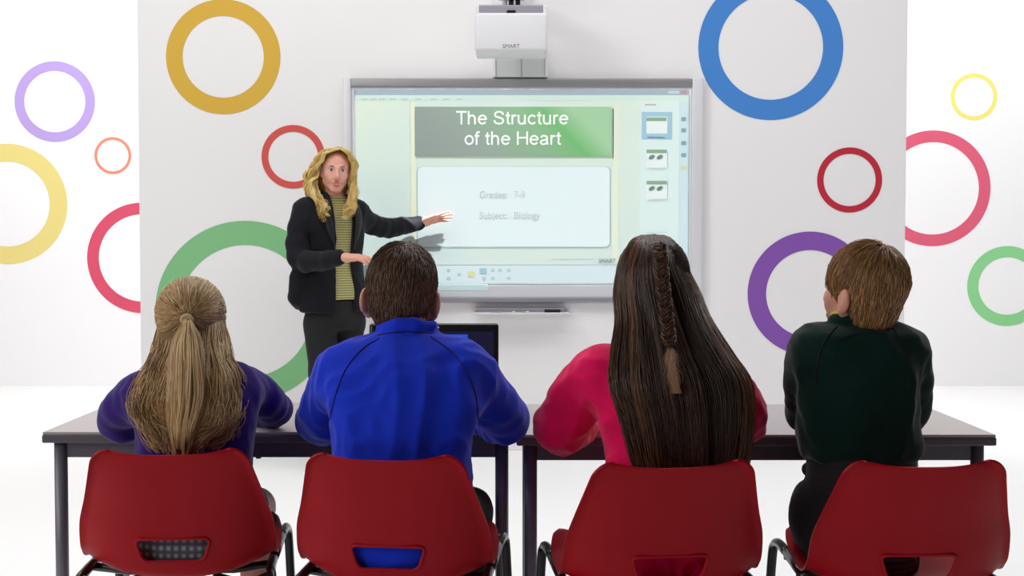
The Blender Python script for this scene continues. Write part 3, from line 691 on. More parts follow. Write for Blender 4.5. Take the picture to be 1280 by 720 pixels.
def make_chair():
    t = empty('school_chair', (0, 0, 0))
    V, Q = shell_mesh(); me = bpy.data.meshes.new('shell'); me.from_pydata(V, [], Q); sh = link('seat_shell', me, M['red_plastic'], t)
    # hand hole
    bm = bmesh.new(); ZC, YC = .497, -.20
    prof = []
    for (x, z) in ((.083, .026), (-.083, .026), (-.066, -.026), (.066, -.026)): prof.append((x, z))
    def rounded(prof, r, grow=0):
        out = []
        K = len(prof)
        for i in range(K):
            p = Vector(prof[i]); a = (Vector(prof[i-1])-p).normalized(); b_ = (Vector(prof[(i+1) % K])-p).normalized()
            for q in range(6):
                s = q/5; out.append(p+a*r*(1-s)**2+b_*r*s**2)
        return out
    pr = rounded(prof, .016)
    f1 = [bm.verts.new((p.x, YC-.06, ZC+p.y)) for p in pr]; f2 = [bm.verts.new((p.x, YC+.06, ZC+p.y)) for p in pr]
    bm.faces.new(f1); bm.faces.new(f2[::-1])
    for k in range(len(pr)): bm.faces.new((f1[k], f2[k], f2[(k+1) % len(pr)], f1[(k+1) % len(pr)]))
    cutter = from_bm('cut', bm, None)
    s = sh.modifiers.new('s', 'SOLIDIFY'); s.thickness = .005; s.offset = 0
    b = sh.modifiers.new('b', 'BOOLEAN'); b.object = cutter; b.operation = 'DIFFERENCE'; b.solver = 'EXACT'
    evaluated(sh); bpy.data.objects.remove(cutter)
    sh.data.polygons.foreach_set('use_smooth', [True]*len(sh.data.polygons))
    sh.data.set_sharp_from_angle(angle=math.radians(50))
    def ysurf(x, z):
        # rear surface of the backrest
        best = min(((v[0]-x)**2+(v[2]-z)**2, v[1]) for v in V if v[1] < -.12)
        return best[1]
    lipp = rounded([(x*1.03, z*1.06) for x, z in prof], .018)
    ys = [ysurf(p.x, ZC+p.y) for p in lipp]; ys = [(ys[i-1]+ys[i]+ys[(i+1) % len(ys)])/3 for i in range(len(ys))]
    tube('handle_rim', [(p.x, y-.003, ZC+p.y) for p, y in zip(lipp, ys)], .0042, M['red_plastic'], t, 8, True)
    for e in (-1, 1):
        fr = catmull([(e*.226, .262, .008), (e*.222, .245, .20), (e*.216, .222, .41), (e*.213, .205, .452), (e*.211, .165, .462), (e*.210, .10, .458)], 24)
        rl = catmull([(e*.232, -.262, .008), (e*.228, -.235, .18), (e*.222, -.195, .38), (e*.216, -.170, .425), (e*.210, -.130, .436), (e*.208, -.06, .440)], 24)
        for pts in (fr, rl):
            lg = tube('leg', pts, .0115, M['black_tube'], t, 12)
            p = pts[0]; bm = bmesh.new(); add_tube(bm, [(p[0], p[1], 0), (p[0], p[1], .035)], .015, 12); from_bm('foot', bm, M['black_tube'], lg, None, True)
        tube('seat_rail', [(e*.210, .10, .458), (e*.209, .02, .447), (e*.208, -.06, .440)], .0115, M['black_tube'], t, 12)
    for y, z in ((.12, .445), (-.08, .434)):
        tube('crossbar', [(-.21, y, z), (-.12, y, z-.012), (.12, y, z-.012), (.21, y, z)], .010, M['black_tube'], t, 10)
    for e in (-1, 1):
        tube('brace', [(e*.214, -.165, .43), (e*.16, -.155, .405), (e*.08, -.13, .42)], .009, M['black_tube'], t, 10)
    return t
def copy_tree(o, parent=None):
    c = o.copy(); C.objects.link(c)
    if parent is not None: c.parent = parent
    for ch in list(o.children): copy_tree(ch, c)
    return c
# (rear top edge: picture x of the middle, depth of the top edge, yaw)
spots = [(211, 2.86, 4, 'red plastic school chair behind the girl in purple, grey skirt seen through its slot'),
         (480, 2.79, -6, 'red plastic school chair behind the boy in blue, blue jumper seen through its slot'),
         (844, 2.70, 7, 'red plastic school chair behind the long-haired girl in pink'),
         (1158, 2.71, 2, 'red plastic school chair at the right, behind the boy in dark green')]
ch0 = make_chair(); chairs = []
for i, (px, D, yw, lab) in enumerate(spots):
    c = ch0 if i == 0 else copy_tree(ch0); a = math.radians(yw)
    top = P(px, 575, D); off = Matrix.Rotation(a, 3, 'Z') @ Vector((0, -.238, 0))
    c.location = (top[0]-off.x, D-off.y, 0); c.rotation_euler = (0, 0, a)
    prop(c, lab, 'chair', 'red school chairs along the tables'); chairs.append(c)

# ------------------------------------------------------------------ seated children
def cloth(name, rgb, **k): return mat(name, rgb, .9, sheen=.2, bump=.25, bscale=700, spec=.15, **k)
def child(org, secs, armL, armR, hc, R, s, legs, top_mat, skin, bottom_mat, skirt=False, seed=1, top_name='jumper', fold=.006, hem=None, handf=((.9, .5, 0), (-.9, .5, 0)), collar=None, grow=0, seams=None, extra=None, foldscale=28, neck_r=.048, ribs=True, back=.02, ear=(-.024, .008)):
    """secs: torso sections (z, x, depth, half width, half depth); arms: lists of (point, radius) shoulder to wrist"""
    org = np.array(org, float)
    S = [list(q) for q in secs]
    b = Vol(.005)
    b.loft(S, grow=-.022, k=.03)
    nb = np.array([S[-1][1], S[-1][2], S[-1][0]-.02]); hb = hc+R@(np.array([0, -.025, -.03])*s)
    b.chain([nb-np.array([0, 0, .05]), (nb+hb)/2, hb], [neck_r, neck_r, neck_r], k=.03)
    head(b, hc, R, s, *ear)
    for arm, hf, sd in ((armL, handf[0], 1), (armR, handf[1], -1)):
        pts = [np.array(p) for p, r in arm]; rs = [max(.016, r-.016) for p, r in arm]
        b.chain([np.array([S[-3][1], S[-3][2], pts[0][2]])]+pts, [.04]+rs, k=.03)
        f = nrm(hf); hand(b, pts[-1]+f*.015, f, (0, 0, -1), s=.82, side=sd, curl=.35, spread=.08)
    for L in legs:
        b.chain([L['hip'], L['knee']], [.062, .045], k=.03); b.chain([L['knee'], L['ankle']], [.047, .028], k=.02)
        b.chain([L['ankle'], L['ankle']+np.array([0, .03, -.035]), L['ankle']+np.array([0, .12, -.05])], [.030, .032, .022], k=.02)
    body = link('person', b.mesh('body', org), skin, None, Vector(org))
    # upper garment
    v = Vol(.005); v.loft(S, k=.035)
    for arm in (armL, armR):
        pts = [np.array(p) for p, r in arm]; rs = [r for p, r in arm]
        v.chain(pts, rs, k=.05, n=10)
        # creases gathered at the elbow and rib cuff
        e = pts[len(pts)//2]
        if ribs:
            d = nrm(pts[-1]-pts[-2]); w_ = pts[-1]-d*.01
            v.chain([w_-d*.035, w_], [rs[-1]-.004, rs[-1]-.006], k=.01)
    if collar != 0: 
        cx, cy, cz = nb[0], nb[1], S[-1][0]
        ringp = [np.array([cx+math.cos(t)*(neck_r+.010), cy+math.sin(t)*(neck_r+.008), cz+.000+.006*(-math.sin(t))]) for t in np.linspace(0, 2*PI, 33)]
        v.chain(ringp, [.0085]*33, k=.018)
    for line in (seams or []):
        v.chain(catmull(line, 14), [.0045]*14, k=.006, op=-1)
    if extra: extra(v)
    v.post.append(folds(fold, foldscale, seed, (1, 1, .6)))
    v.post.append(folds(fold*.4, foldscale*2.3, seed+9))
    j = link(top_name, v.mesh(top_name, org), top_mat, body)
    # lower garment
    v = Vol(.006); lo = S[0]
    bt = .60 if not (skirt or lo[0] > .6) else (.57 if skirt else .71)
    v.loft([(.43, lo[1], lo[2]-back, lo[3]-.004, lo[4]-.006), (.50, lo[1], lo[2]-back, lo[3]+.002, lo[4]-.002), (bt-.02, lo[1], lo[2]-back*.5, lo[3]-.002, lo[4]-.004), (bt+.02, lo[1], lo[2], lo[3]-.02, lo[4]-.02)], k=.03)
    for L in legs:
        h, kn, an = L['hip'], L['knee'], L['ankle']
        if skirt: v.chain([h, h+(kn-h)*.55], [.070, .066], k=.05)
        else:
            v.chain([h, kn], [.072, .057], k=.04); v.chain([kn, an+np.array([0, 0, .02])], [.060, .046], k=.03)
    v.custom(lambda x, y, z: z-.446+0*x+0*y, (lo[1]-.4, lo[2]-.3, .3), (lo[1]+.4, lo[2]+.22, .60), k=.008, op=-1)
    v.post.append(folds(.003, 30, seed+3))
    link('skirt' if skirt else 'trousers', v.mesh('bottoms', org), bottom_mat, body)
    for L in legs:
        a = L['ankle']; v = Vol(.005); v.chain([a+np.array([0, -.01, -.045]), a+np.array([0, .07, -.052]), a+np.array([0, .145, -.058])], [.038, .038, .030], k=.02)
        v.chain([a+np.array([0, -.01, -.03]), a+np.array([0, -.005, .0])], [.040, .038], k=.02)
        v.custom(lambda x, y, z: z-.004+0*x+0*y, a-.4, a+.4, k=.003, op=-1)
        link('shoe', v.mesh('shoe', org), M['shoe'], body)
    face_bits(body, hc, R, s, org, M['iris_blue'], M['brow'], M['lip'])
    return body, org
def leg(hx, hy, kx, ky, ax=None, ay=None, kz=.535): return dict(hip=np.array([hx, hy, .555]), knee=np.array([kx, ky, kz]), ankle=np.array([ax if ax is not None else kx, ay if ay is not None else ky-.02, .095]))
def PT(*a): return [(P(x, y, D), r) for x, y, D, r in a]
def X(px, D): return (px-640)*D/F

def on_cloth(o, pts, n=40):
    from mathutils.bvhtree import BVHTree
    me = o.data; nv = len(me.vertices); V = np.empty(nv*3, np.float32); me.vertices.foreach_get('co', V)
    off = np.array(o.parent.location); V = V.reshape(-1, 3)+off
    Q = np.empty(len(me.loops), np.int32); me.loops.foreach_get('vertex_index', Q); t = BVHTree.FromPolygons(V.tolist(), Q.reshape(-1, 4).tolist())
    out = []
    for x, y in catmull(pts, n):
        d = P(x, y, 3)-np.array([0, 0, CAMZ]); h = t.ray_cast(Vector((0, 0, CAMZ)), Vector(d).normalized())
        if h[0] is not None: out.append(np.array(h[0])+np.array(h[1])*.0004-off)
    return out
def seams_on(body, name, rgb, lines, r_=.0016):
    g = [c for c in body.children if c.name.startswith(name)][0]; m = mat(name+' seam', rgb, .9)
    for L in lines:
        p = on_cloth(g, L)
        if len(p) > 4: tube('seam', p, r_, m, g, 6)
# --- boy in the blue jumper
xc = X(503, 2.95)
blue = cloth('royal blue sweatshirt', (30, 58, 212))
secsB = [(.448, xc, 2.955, .150, .108), (.55, xc, 2.95, .160, .112), (.64, xc, 2.945, .156, .110), (.72, xc, 2.945, .160, .110), (.80, xc+.002, 2.955, .172, .112),
         (.88, xc+.002, 2.975, .182, .108), (.93, xc+.003, 2.99, .170, .092), (.962, xc+.005, 3.005, .120, .075), (.985, xc+.008, 3.015, .066, .058), (.996, xc+.009, 3.02, .052, .050)]
aL = PT((437, 462, 3.0, .060), (417, 487, 3.04, .060), (406, 512, 3.10, .058), (402, 528, 3.18, .055), (428, 520, 3.30, .048), (462, 511, 3.42, .036))
aR = PT((577, 462, 3.0, .060), (601, 487, 3.04, .060), (620, 512, 3.10, .058), (629, 526, 3.18, .056), (606, 520, 3.30, .048), (572, 511, 3.42, .036))
RB = frame(math.radians(-1), math.radians(-8), math.radians(3)); hB = P(502, 367, 3.06)
def seamline(pts): return [P(x, y, D) for x, y, D in pts]
sB = [seamline([(473, 423, 2.955), (445, 440, 2.91), (425, 475, 2.885), (412, 520, 2.90)]), seamline([(537, 422, 2.955), (560, 440, 2.91), (585, 475, 2.885), (597, 520, 2.90)])]
legsB = [leg(xc-.075, 2.98, xc-.10, 3.33), leg(xc+.070, 2.98, X(584, 3.30), 3.28, kz=.505)]
boyB, oB = child((xc, 2.96, 0), secsB, aL, aR, hB, RB, 1.0, legsB, blue, M['skin_child'], M['black_trouser'], seed=11, back=-.03, fold=.0085, handf=((.5, .85, 0), (-.5, .85, 0)))
prop(boyB, 'boy seen from behind in a royal blue jumper, short brown hair, seated at the laptop', 'person', 'children seated at the tables')
seams_on(boyB, 'jumper', (10, 18, 80), [[(474, 423), (452, 437), (432, 462), (420, 492), (412, 525)], [(538, 421), (562, 438), (582, 462), (594, 492), (598, 525)], [(472, 419), (505, 414.5), (541, 417)]])
short_hair(boyB, hB, RB, 1.0, oB, hairmat('short dark brown hair', (52, 36, 26), (96, 68, 50), (150, 112, 84)), 21, N=9000, length=.026, crown=(.1, -.30, .95), ex=1.02, nape=-.098, lift=.0035)

# --- girl in purple with the ponytail
xa = X(240, 3.05)
purple = cloth('deep purple jumper', (50, 24, 110))
secsA = [(.56, xa, 3.055, .140, .102), (.64, xa, 3.05, .135, .10), (.72, xa, 3.05, .140, .10), (.80, xa, 3.06, .150, .10),
         (.84, xa, 3.075, .148, .090), (.872, xa, 3.09, .110, .070), (.892, xa, 3.1, .062, .055), (.902, xa, 3.105, .050, .048)]
aL = PT((182, 487, 3.1, .052), (160, 505, 3.13, .052), (146, 525, 3.19, .048), (158, 530, 3.20, .046), (190, 524, 3.34, .036), (222, 517, 3.44, .034))
aR = PT((296, 480, 3.1, .052), (316, 488, 3.17, .048), (335, 503, 3.22, .042), (345, 514, 3.32, .038), (325, 518, 3.40, .036), (290, 515, 3.46, .034))
RA = frame(math.radians(-6), math.radians(-10), math.radians(0)); hA = P(240, 409, 3.12)
legsA = [leg(xa-.065, 3.07, xa-.08, 3.34), leg(xa+.068, 3.07, X(319, 3.37), 3.36, X(314, 3.3), 3.30, kz=.50)]
girlA, oA = child((xa, 3.06, 0), secsA, aL, aR, hA, RA, .93, legsA, purple, M['skin_child'], stripes('grey checked skirt', (70, 70, 80), (150, 150, 160), 18, plaid=True), skirt=True, seed=5, back=.04, ear=(-.014, .0), fold=.004, handf=((.9, .3, 0), (-.9, .2, 0)), neck_r=.042)
prop(girlA, 'girl seen from behind in a deep purple jumper, long fair hair in a half-up ponytail', 'person', 'children seated at the tables')
hmA = hairmat('fair hair', (104, 74, 44), (180, 140, 90), (234, 204, 150))
tie = P(234.5, 397, 3.01)
def scalp_to(tie, c, R, s, N, seed, zmin, grow=.010):
    """locks combed over the scalp to the tie"""
    r = np.random.default_rng(seed); d = r.normal(size=(N*4, 3)); d /= np.linalg.norm(d, axis=1)[:, None]
    rad = (np.array([.075, .095, .084])+grow*.6)*s; off = np.array([0, -.012, .033])*s
    l = d*rad+off; ok = (l[:, 1] < (.03+np.clip(l[:, 2], 0, 1)*.5)*s) & (l[:, 2] > zmin); d = d[ok][:N]; N = len(d)
    tl = R.T@(tie-c)-off; td = nrm(tl/rad); ct = []
    for t in (0, .25, .5, .75, .92, 1):
        e = d*(1-t)+td*t; e /= np.linalg.norm(e, axis=1)[:, None]+1e-6
        k = 1+(.004+.004*math.sin(PI*t)+r.normal(0, .0007, (N, 1)))/.085+(.08*max(0, t-.75))
        ct.append(c+(e*rad*k+off)@R.T)
    ct[-1] = np.tile(tie, (N, 1))+r.normal(0, .004, (N, 3))
    return np.stack(ct, 1)
b = Vol(.004); b.ell(hA+RA@(np.array([0, -.012, .033])*.93), np.array([.077, .097, .085])*.93, RA); b.ell(hA+RA@np.array([0, -.03, -.03]), (.066, .058, .07), RA, k=.03)
b.loft([(z_, x_, y_+.035, a_*.78, b_) for z_, x_, y_, a_, b_ in [(P(0, 560, 2.935)[2], X(232, 2.965), 2.96, .030, .012), (P(0, 520, 2.935)[2], X(232, 2.965), 2.945, .095, .016), (P(0, 480, 2.965)[2], X(235, 2.965), 2.97, .094, .018), (P(0, 445, 2.995)[2], X(238, 2.995), 3.02, .075, .03), (P(0, 420, 3.015)[2], X(239, 3.015), 3.05, .070, .035)]], k=.02)
RtA = RA.T
b.custom(lambda x, y, z: -((x-hA[0])*RtA[1, 0]+(y-hA[1])*RtA[1, 1]+(z-hA[2])*RtA[1, 2]-.022-.5*np.clip(z-hA[2], 0, 1)), hA-.2, hA+.2, k=.01, op=-1)
baseA = b.mesh('base', oA)
top = strands(scalp_to(tie, hA, RA, .93, 2600, 3, -.012), 16, .0014, .0009, seed=3)
rowsA = [(402, 200, 279, 3.05, .05), (425, 195, 283, 3.02, .06), (450, 188, 288, 2.98, .07), (480, 174, 298, 2.94, .09), (510, 166, 300, 2.927, .08), (538, 178, 292, 2.925, .05), (556, 196, 268, 2.92, .03)]
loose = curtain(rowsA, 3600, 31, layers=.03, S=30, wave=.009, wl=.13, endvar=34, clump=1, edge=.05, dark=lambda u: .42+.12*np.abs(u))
under = np.copy
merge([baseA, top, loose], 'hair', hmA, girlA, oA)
rowsP = [(398, 231, 238, 3., 0), (408, 226, 243, 2.983, .005), (428, 214, 252, 2.965, .02), (460, 209, 256, 2.933, .025), (500, 207, 257, 2.91, .025), (530, 209, 250, 2.905, .02), (549, 212, 243, 2.905, .01), (563, 216, 236, 2.91, .0)]
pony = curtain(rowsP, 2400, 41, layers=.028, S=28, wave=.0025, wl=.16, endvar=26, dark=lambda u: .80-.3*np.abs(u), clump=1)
b = Vol(.004); b.loft([(z_, x_, y_+.014, a_*.75, b_*.8) for z_, x_, y_, a_, b_ in [(P(0, 545, 2.925)[2], X(228, 2.925), 2.927, .018, .008), (P(0, 500, 2.925)[2], X(232, 2.925), 2.927, .040, .012), (P(0, 440, 2.955)[2], X(233, 2.945), 2.96, .036, .012), (P(0, 405, 2.995)[2], X(234, 2.995), 2.995, .012, .012)]])
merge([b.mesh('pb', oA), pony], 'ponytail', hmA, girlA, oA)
v = Vol(.002); v.chain([tie+np.array([math.cos(t)*.011, -.008, math.sin(t)*.009-.004]) for t in np.linspace(0, 2*PI, 13)], [.004]*13, k=.003)
link('hair_tie', v.mesh('tie', oA), mat('pale hair tie', (196, 170, 130), .7), girlA)

# --- girl in pink with the long brown hair
xp = X(838, 2.93)
pink = cloth('cerise pink jumper', (232, 14, 88))
secsC = [(.448, xp, 2.915, .150, .110), (.55, xp, 2.93, .152, .108), (.64, xp, 2.925, .150, .105), (.72, xp-.002, 2.93, .152, .105), (.80, xp-.006, 2.945, .160, .105),
         (.88, xp-.012, 2.965, .165, .10), (.93, xp-.018, 2.98, .150, .085), (.955, xp-.02, 2.99, .100, .07), (.972, xp-.022, 3.0, .06, .055), (.982, xp-.022, 3.0, .05, .05)]
aL = PT((752, 466, 2.98, .058), (733, 482, 3.01, .060), (714, 512, 3.04, .062), (702, 535, 3.10, .062), (722, 533, 3.22, .048), (762, 515, 3.38, .034))
aR = PT((888, 470, 3.0, .056), (915, 492, 3.04, .056), (926, 515, 3.08, .055), (928, 532, 3.16, .052), (910, 522, 3.26, .045), (880, 515, 3.38, .034))
RC = frame(math.radians(8), math.radians(-6), math.radians(0)); hC = P(815, 362, 3.04)
legsC = [leg(xp-.075, 2.96, xp-.09, 3.29), leg(xp+.075, 2.96, xp+.09, 3.29)]
girlC, oC = child((xp, 2.94, 0), secsC, aL, aR, hC, RC, .98, legsC, pink, M['skin_child'], stripes('grey skirt', (60, 60, 68), (95, 95, 104), 14, plaid=True), skirt=True, seed=17, back=-.03, ear=(-.01, -.004), fold=.0085, handf=((.7, .7, 0), (-.7, .7, 0)), neck_r=.044)
prop(girlC, 'girl seen from behind in pink jumper with very long brown hair and thin braid', 'person', 'children seated at the tables')
hmC = hairmat('long brown hair', (36, 22, 16), (78, 50, 34), (168, 116, 76), .38)
rowsC = [(295, 800, 830, 3.02, .03), (301, 789, 840, 2.965, .06), (318, 780, 852, 2.925, .09), (340, 771, 861, 2.905, .11), (370, 767, 876, 2.895, .11), (405, 770, 890, 2.87, .08), (447, 765, 915, 2.835, .075), (485, 763, 938, 2.805, .07), (525, 775, 940, 2.79, .06), (558, 784, 937, 2.785, .05), (588, 792, 932, 2.785, .04)]
b = Vol(.005)
b.loft([(P(0, y, D)[2], X((l+r)/2, D), D+.078, (r-l)/2*D/F*.86-.008, .045) for y, l, r, D, wv in rowsC[3:]], k=.02)
b.ell(hC+RC@(np.array([0, -.012, .033])*.98), np.array([.074, .093, .082])*.98, RC, k=.03)
RtC = RC.T
b.custom(lambda x, y, z: -((x-hC[0])*RtC[1, 0]+(y-hC[1])*RtC[1, 1]+(z-hC[2])*RtC[1, 2]-.03-.45*np.clip(z-hC[2], 0, 1)), hC-.2, hC+.2, k=.01, op=-1)
baseC = b.mesh('base', oC)
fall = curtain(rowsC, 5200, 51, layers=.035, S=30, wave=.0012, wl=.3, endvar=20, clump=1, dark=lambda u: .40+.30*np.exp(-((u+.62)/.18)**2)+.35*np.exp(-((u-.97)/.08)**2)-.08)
sw = strands(scalp_to(P(825, 313, 2.925), hC, RC, .98, 2600, 13, .020, grow=.008), 16, .0014, .0010, seed=62, dark=np.full(2600, .40)[:2600])
r = np.random.default_rng(8)
hairC = merge([baseC, fall, sw], 'hair', hmC, girlC, oC)
bl = []
bp = catmull([P(824, 306, 2.925), P(826, 325, 2.895), P(829, 360, 2.878), P(833, 395, 2.855), P(837, 432, 2.825)], 90)
for kx in range(3):
    ph = 2*PI*kx/3; pts = []
    for i, p in enumerate(bp):
        t = i/89*7.5*2*PI+ph; pts.append(p+np.array([math.sin(t)*.0095, -.002+math.sin(2*t)*.006, 0]))
    rr = np.random.default_rng(kx)
    for j in range(46):
        o_ = rr.normal(0, .0032, 3)*np.array([1, .8, 1]); bl.append(np.array(pts)[::2]+o_)
bst = strands(np.array(bl), 88, .0014, .0012, seed=71)
tail = [[P(837+r.normal(0, 1.5), 430, 2.824), P(838+r.normal(0, 4), 450, 2.802), P(841+r.normal(0, 4), 470, 2.792), P(845+r.normal(0, 3), 492, 2.785)] for _ in range(140)]
tst = strands(np.array(tail), 10, .0013, .0005, seed=72, dark=np.full(140, .72))
br_ = merge([bst, tst], 'braid', hmC, girlC, oC)
v = Vol(.002); q = P(837, 431, 2.824); v.chain([q+np.array([math.cos(t)*.009, math.sin(t)*.009, 0]) for t in np.linspace(0, 2*PI, 13)], [.003]*13, k=.003)
link('hair_tie', v.mesh('tie', oC), mat('dark hair tie', (30, 20, 18), .7), girlC)

# --- boy in dark green, turned a little to the left
xg = X(1074, 2.98)
green = cloth('bottle green jumper', (10, 40, 34))
secsD = [(.690, xg, 2.955, .126, .104), (.705, xg, 2.955, .134, .11), (.73, xg, 2.955, .138, .11), (.76, xg-.002, 2.96, .140, .108), (.84, xg-.002, 2.97, .142, .105),
         (.92, xg-.001, 2.985, .148, .10), (.975, xg, 2.995, .140, .085), (.992, xg+.002, 3.0, .098, .07), (1.004, xg+.004, 3.005, .060, .055), (1.012, xg+.004, 3.005, .05, .05)]
aL = PT((1021, 429, 3.0, .050), (1008, 455, 3.01, .050), (1006, 490, 3.03, .048), (1010, 518, 3.08, .047), (1026, 524, 3.20, .040), (1062, 514, 3.34, .032))
aR = PT((1123, 429, 3.0, .050), (1135, 455, 3.01, .049), (1137, 488, 3.03, .048), (1136, 515, 3.08, .046), (1120, 524, 3.20, .040), (1094, 514, 3.34, .032))
RD = frame(math.radians(36), math.radians(4), math.radians(0)); hD = P(1079, 364, 2.995)
legsD = [leg(xg-.088, 2.98, X(1022, 3.28), 3.26, kz=.53), leg(xg+.075, 2.98, xg+.09, 3.29)]
boyD, oD = child((xg, 2.97, 0), secsD, aL, aR, hD, RD, .98, legsD, green, M['skin_child'], stripes('dark grey trousers', (12, 12, 14), (20, 20, 23), 20), seed=23, fold=.0055, ear=(-.020, -.001), handf=((.8, .5, 0), (-.8, .5, 0)), neck_r=.045)
prop(boyD, 'fair-haired boy in a dark green jumper and black trousers, head turned left', 'person', 'children seated at the tables')
seams_on(boyD, 'jumper', (3, 12, 10), [[(1046, 408), (1030, 428), (1022, 455), (1020, 480)], [(1112, 404), (1126, 425), (1134, 450), (1138, 475)], [(1046, 425), (1075, 417), (1110, 418)]])
short_hair(boyD, hD, RD, .98, oD, hairmat('sandy brown hair', (84, 56, 34), (160, 116, 70), (230, 186, 124)), 33, N=9000, length=.045, crown=(.1, -.35, .9), ex=.985, nape=-.112, sweep=0, lift=.006, front=.050)
v = Vol(.003); nbp = np.array([xg+.004, 3.005, 1.020]); v.chain([nbp+np.array([math.cos(t)*.052, math.sin(t)*.050, .004-.006*math.sin(t)]) for t in np.linspace(0, 2*PI, 21)], [.009]*21, k=.006)
link('shirt_collar', v.mesh('collar', oD), mat('yellow polo collar', (226, 192, 50), .8), boyD)
v = Vol(.004); v.loft([(.445, xg, 2.925, .115, .10), (.50, xg, 2.925, .118, .105), (.56, xg, 2.935, .115, .10)]); v.post.append(folds(.004, 30, 3))
link('trouser_seat', v.mesh('waist', oD), stripes('charcoal waist cloth', (20, 19, 21), (66, 62, 66), 22), boyD)
v = Vol(.004); q = P(1013, 587, 3.02); v.ell(q, (.020, .03, .018)); v.ell(q+np.array([.03, .01, .012]), (.03, .04, .02), k=.01); link('pocket_flap', v.mesh('pocket', oD), M['black_trouser'], boyD)

# ------------------------------------------------------------------ the teacher
TD = 6.8; tyaw = math.radians(30); kT = TD/F
def Z(py, D=TD): return P(640, py, D)[2]
ot = np.array([X(418, TD), TD, 0])
secT = [(Z(405), X(419, TD), TD, .150, .105), (Z(385), X(418, TD), TD, .165, .115), (Z(360), X(417, TD), TD, .160, .110), (Z(330), X(417, TD), TD, .135, .095), (Z(300), X(416, TD), TD, .150, .105), (Z(275), X(415, TD), TD, .165, .105),
        (Z(258), X(414, TD), TD, .165, .085), (Z(248), X(416, TD), TD, .100, .065), (Z(242), X(418, TD), TD, .055, .05)]
tR = PT((383, 262, 6.73, .052), (375, 285, 6.70, .050), (373, 322, 6.65, .047), (398, 327, 6.56, .040), (424, 322, 6.48, .030))
tL = PT((446, 266, 6.86, .052), (465, 280, 6.96, .048), (486, 285, 7.06, .042), (505, 282, 7.13, .037), (522, 279, 7.175, .034))
RT = frame(PI+math.radians(14), math.radians(-3), math.radians(-3)); hT = P(419, 214, 6.76)
b = Vol(.005); b.loft(secT, yaw=tyaw, grow=-.02, k=.03)
b.chain([np.array([secT[-1][1], TD, Z(252)]), hT+RT@np.array([0, -.02, -.06])], [.052, .048], k=.03)
head(b, hT, RT, .97)
for arm in (tR, tL): b.chain([p for p, r in arm], [max(.02, r-.012) for p, r in arm], k=.03)
hand(b, P(526, 279, 7.18), (1, .0, .30), (0.02, -.45, -.89), s=1.03, side=-1, curl=.12, spread=.16, thumb=.75)
hand(b, P(428, 321.5, 6.47), (1, -.12, .0), (0, .25, -1), s=.95, side=1, curl=.40, spread=.02, thumb=.5)
hips = [(X(402, TD), 6.75), (X(434, TD), 6.85)]; feet = [(X(405, 6.7), 6.70), (X(437, 6.85), 6.86)]
tlegs = []
for (hx, hy), (fx, fy) in zip(hips, feet):
    pts = [np.array([hx, hy, Z(405)]), np.array([(hx+fx)/2, (hy+fy)/2-.01, .50]), np.array([fx, fy, .10])]; tlegs.append(pts)
    b.chain(pts[:2], [.075, .05], k=.03); b.chain(pts[1:], [.05, .032], k=.02); b.chain([pts[2], pts[2]+np.array([.03, -.05, -.055]), pts[2]+np.array([.06, -.13, -.07])], [.032, .028, .02], k=.02)
teacher = link('person', b.mesh('body', ot), M['skin'], None, Vector(ot))
prop(teacher, 'blond woman in a black trouser suit standing at the whiteboard with one arm held out', 'person')
face_bits(teacher, hT, RT, .97, ot, M['iris_blue'], mat('teacher brow', (130, 98, 62), .8), mat('rose lips', (196, 96, 92), .45), open_mouth=.004)
# striped knitted top
v = Vol(.005); v.loft(secT, yaw=tyaw, grow=-.002, k=.03); v.post.append(folds(.003, 26, 40))
v.custom(lambda x, y, z: z-Z(374)+0*x+0*y, ot-np.array([.5, .5, -.3]), ot+np.array([.5, .5, 1.0]), k=.004, op=-1)
link('knitted_top', v.mesh('top', ot), stripes('olive striped knit', (112, 110, 66), (196, 190, 128), 25.0), teacher)
# black jacket, open in front
v = Vol(.005); js = [list(q) for q in secT]; js[0][3] += .02; js[0][4] += .02; js[1][3] += .015
js = [s_ for s_ in js if s_[0] >= Z(386)]; 
v.loft(js, yaw=tyaw, grow=.018, k=.03)
for arm in (tR, tL): v.chain([p for p, r in arm], [r+.008 for p, r in arm], k=.045, n=9)
v.chain([P(372, 348, 6.66), P(368, 372, 6.70), P(372, 381, 6.75)], [.04, .034, .028], k=.04)
ct_, st_ = math.cos(tyaw), math.sin(tyaw)
def opening(x, y, z):
    dx, dy = x-X(417, TD), y-TD; xl_ = dx*ct_+dy*st_; yl_ = -dx*st_+dy*ct_
    top_ = np.clip((z-Z(300))/(Z(250)-Z(300)), 0, 1)
    wd = .052-.006*np.clip((z-Z(385))/.4, 0, 1)+.012*top_
    return np.maximum(np.abs(xl_-.012)-wd, yl_+.02)
v.custom(opening, ot+np.array([-.4, -.4, Z(395)]), ot+np.array([.4, .2, Z(238)]), k=.006, op=-1)
v.custom(lambda x, y, z: np.sqrt((x-secT[-1][1])**2+(y-TD)**2)-.066+0*z, ot+np.array([-.2, -.2, Z(258)]), ot+np.array([.2, .2, Z(225)]), k=.01, op=-1)
v.post.append(folds(.007, 20, 44)); v.post.append(folds(.003, 45, 45))
link('jacket', v.mesh('jacket', ot), mat('black suit wool', (20, 21, 27), .8, sheen=.1, bump=.2, bscale=400, spec=.2), teacher)
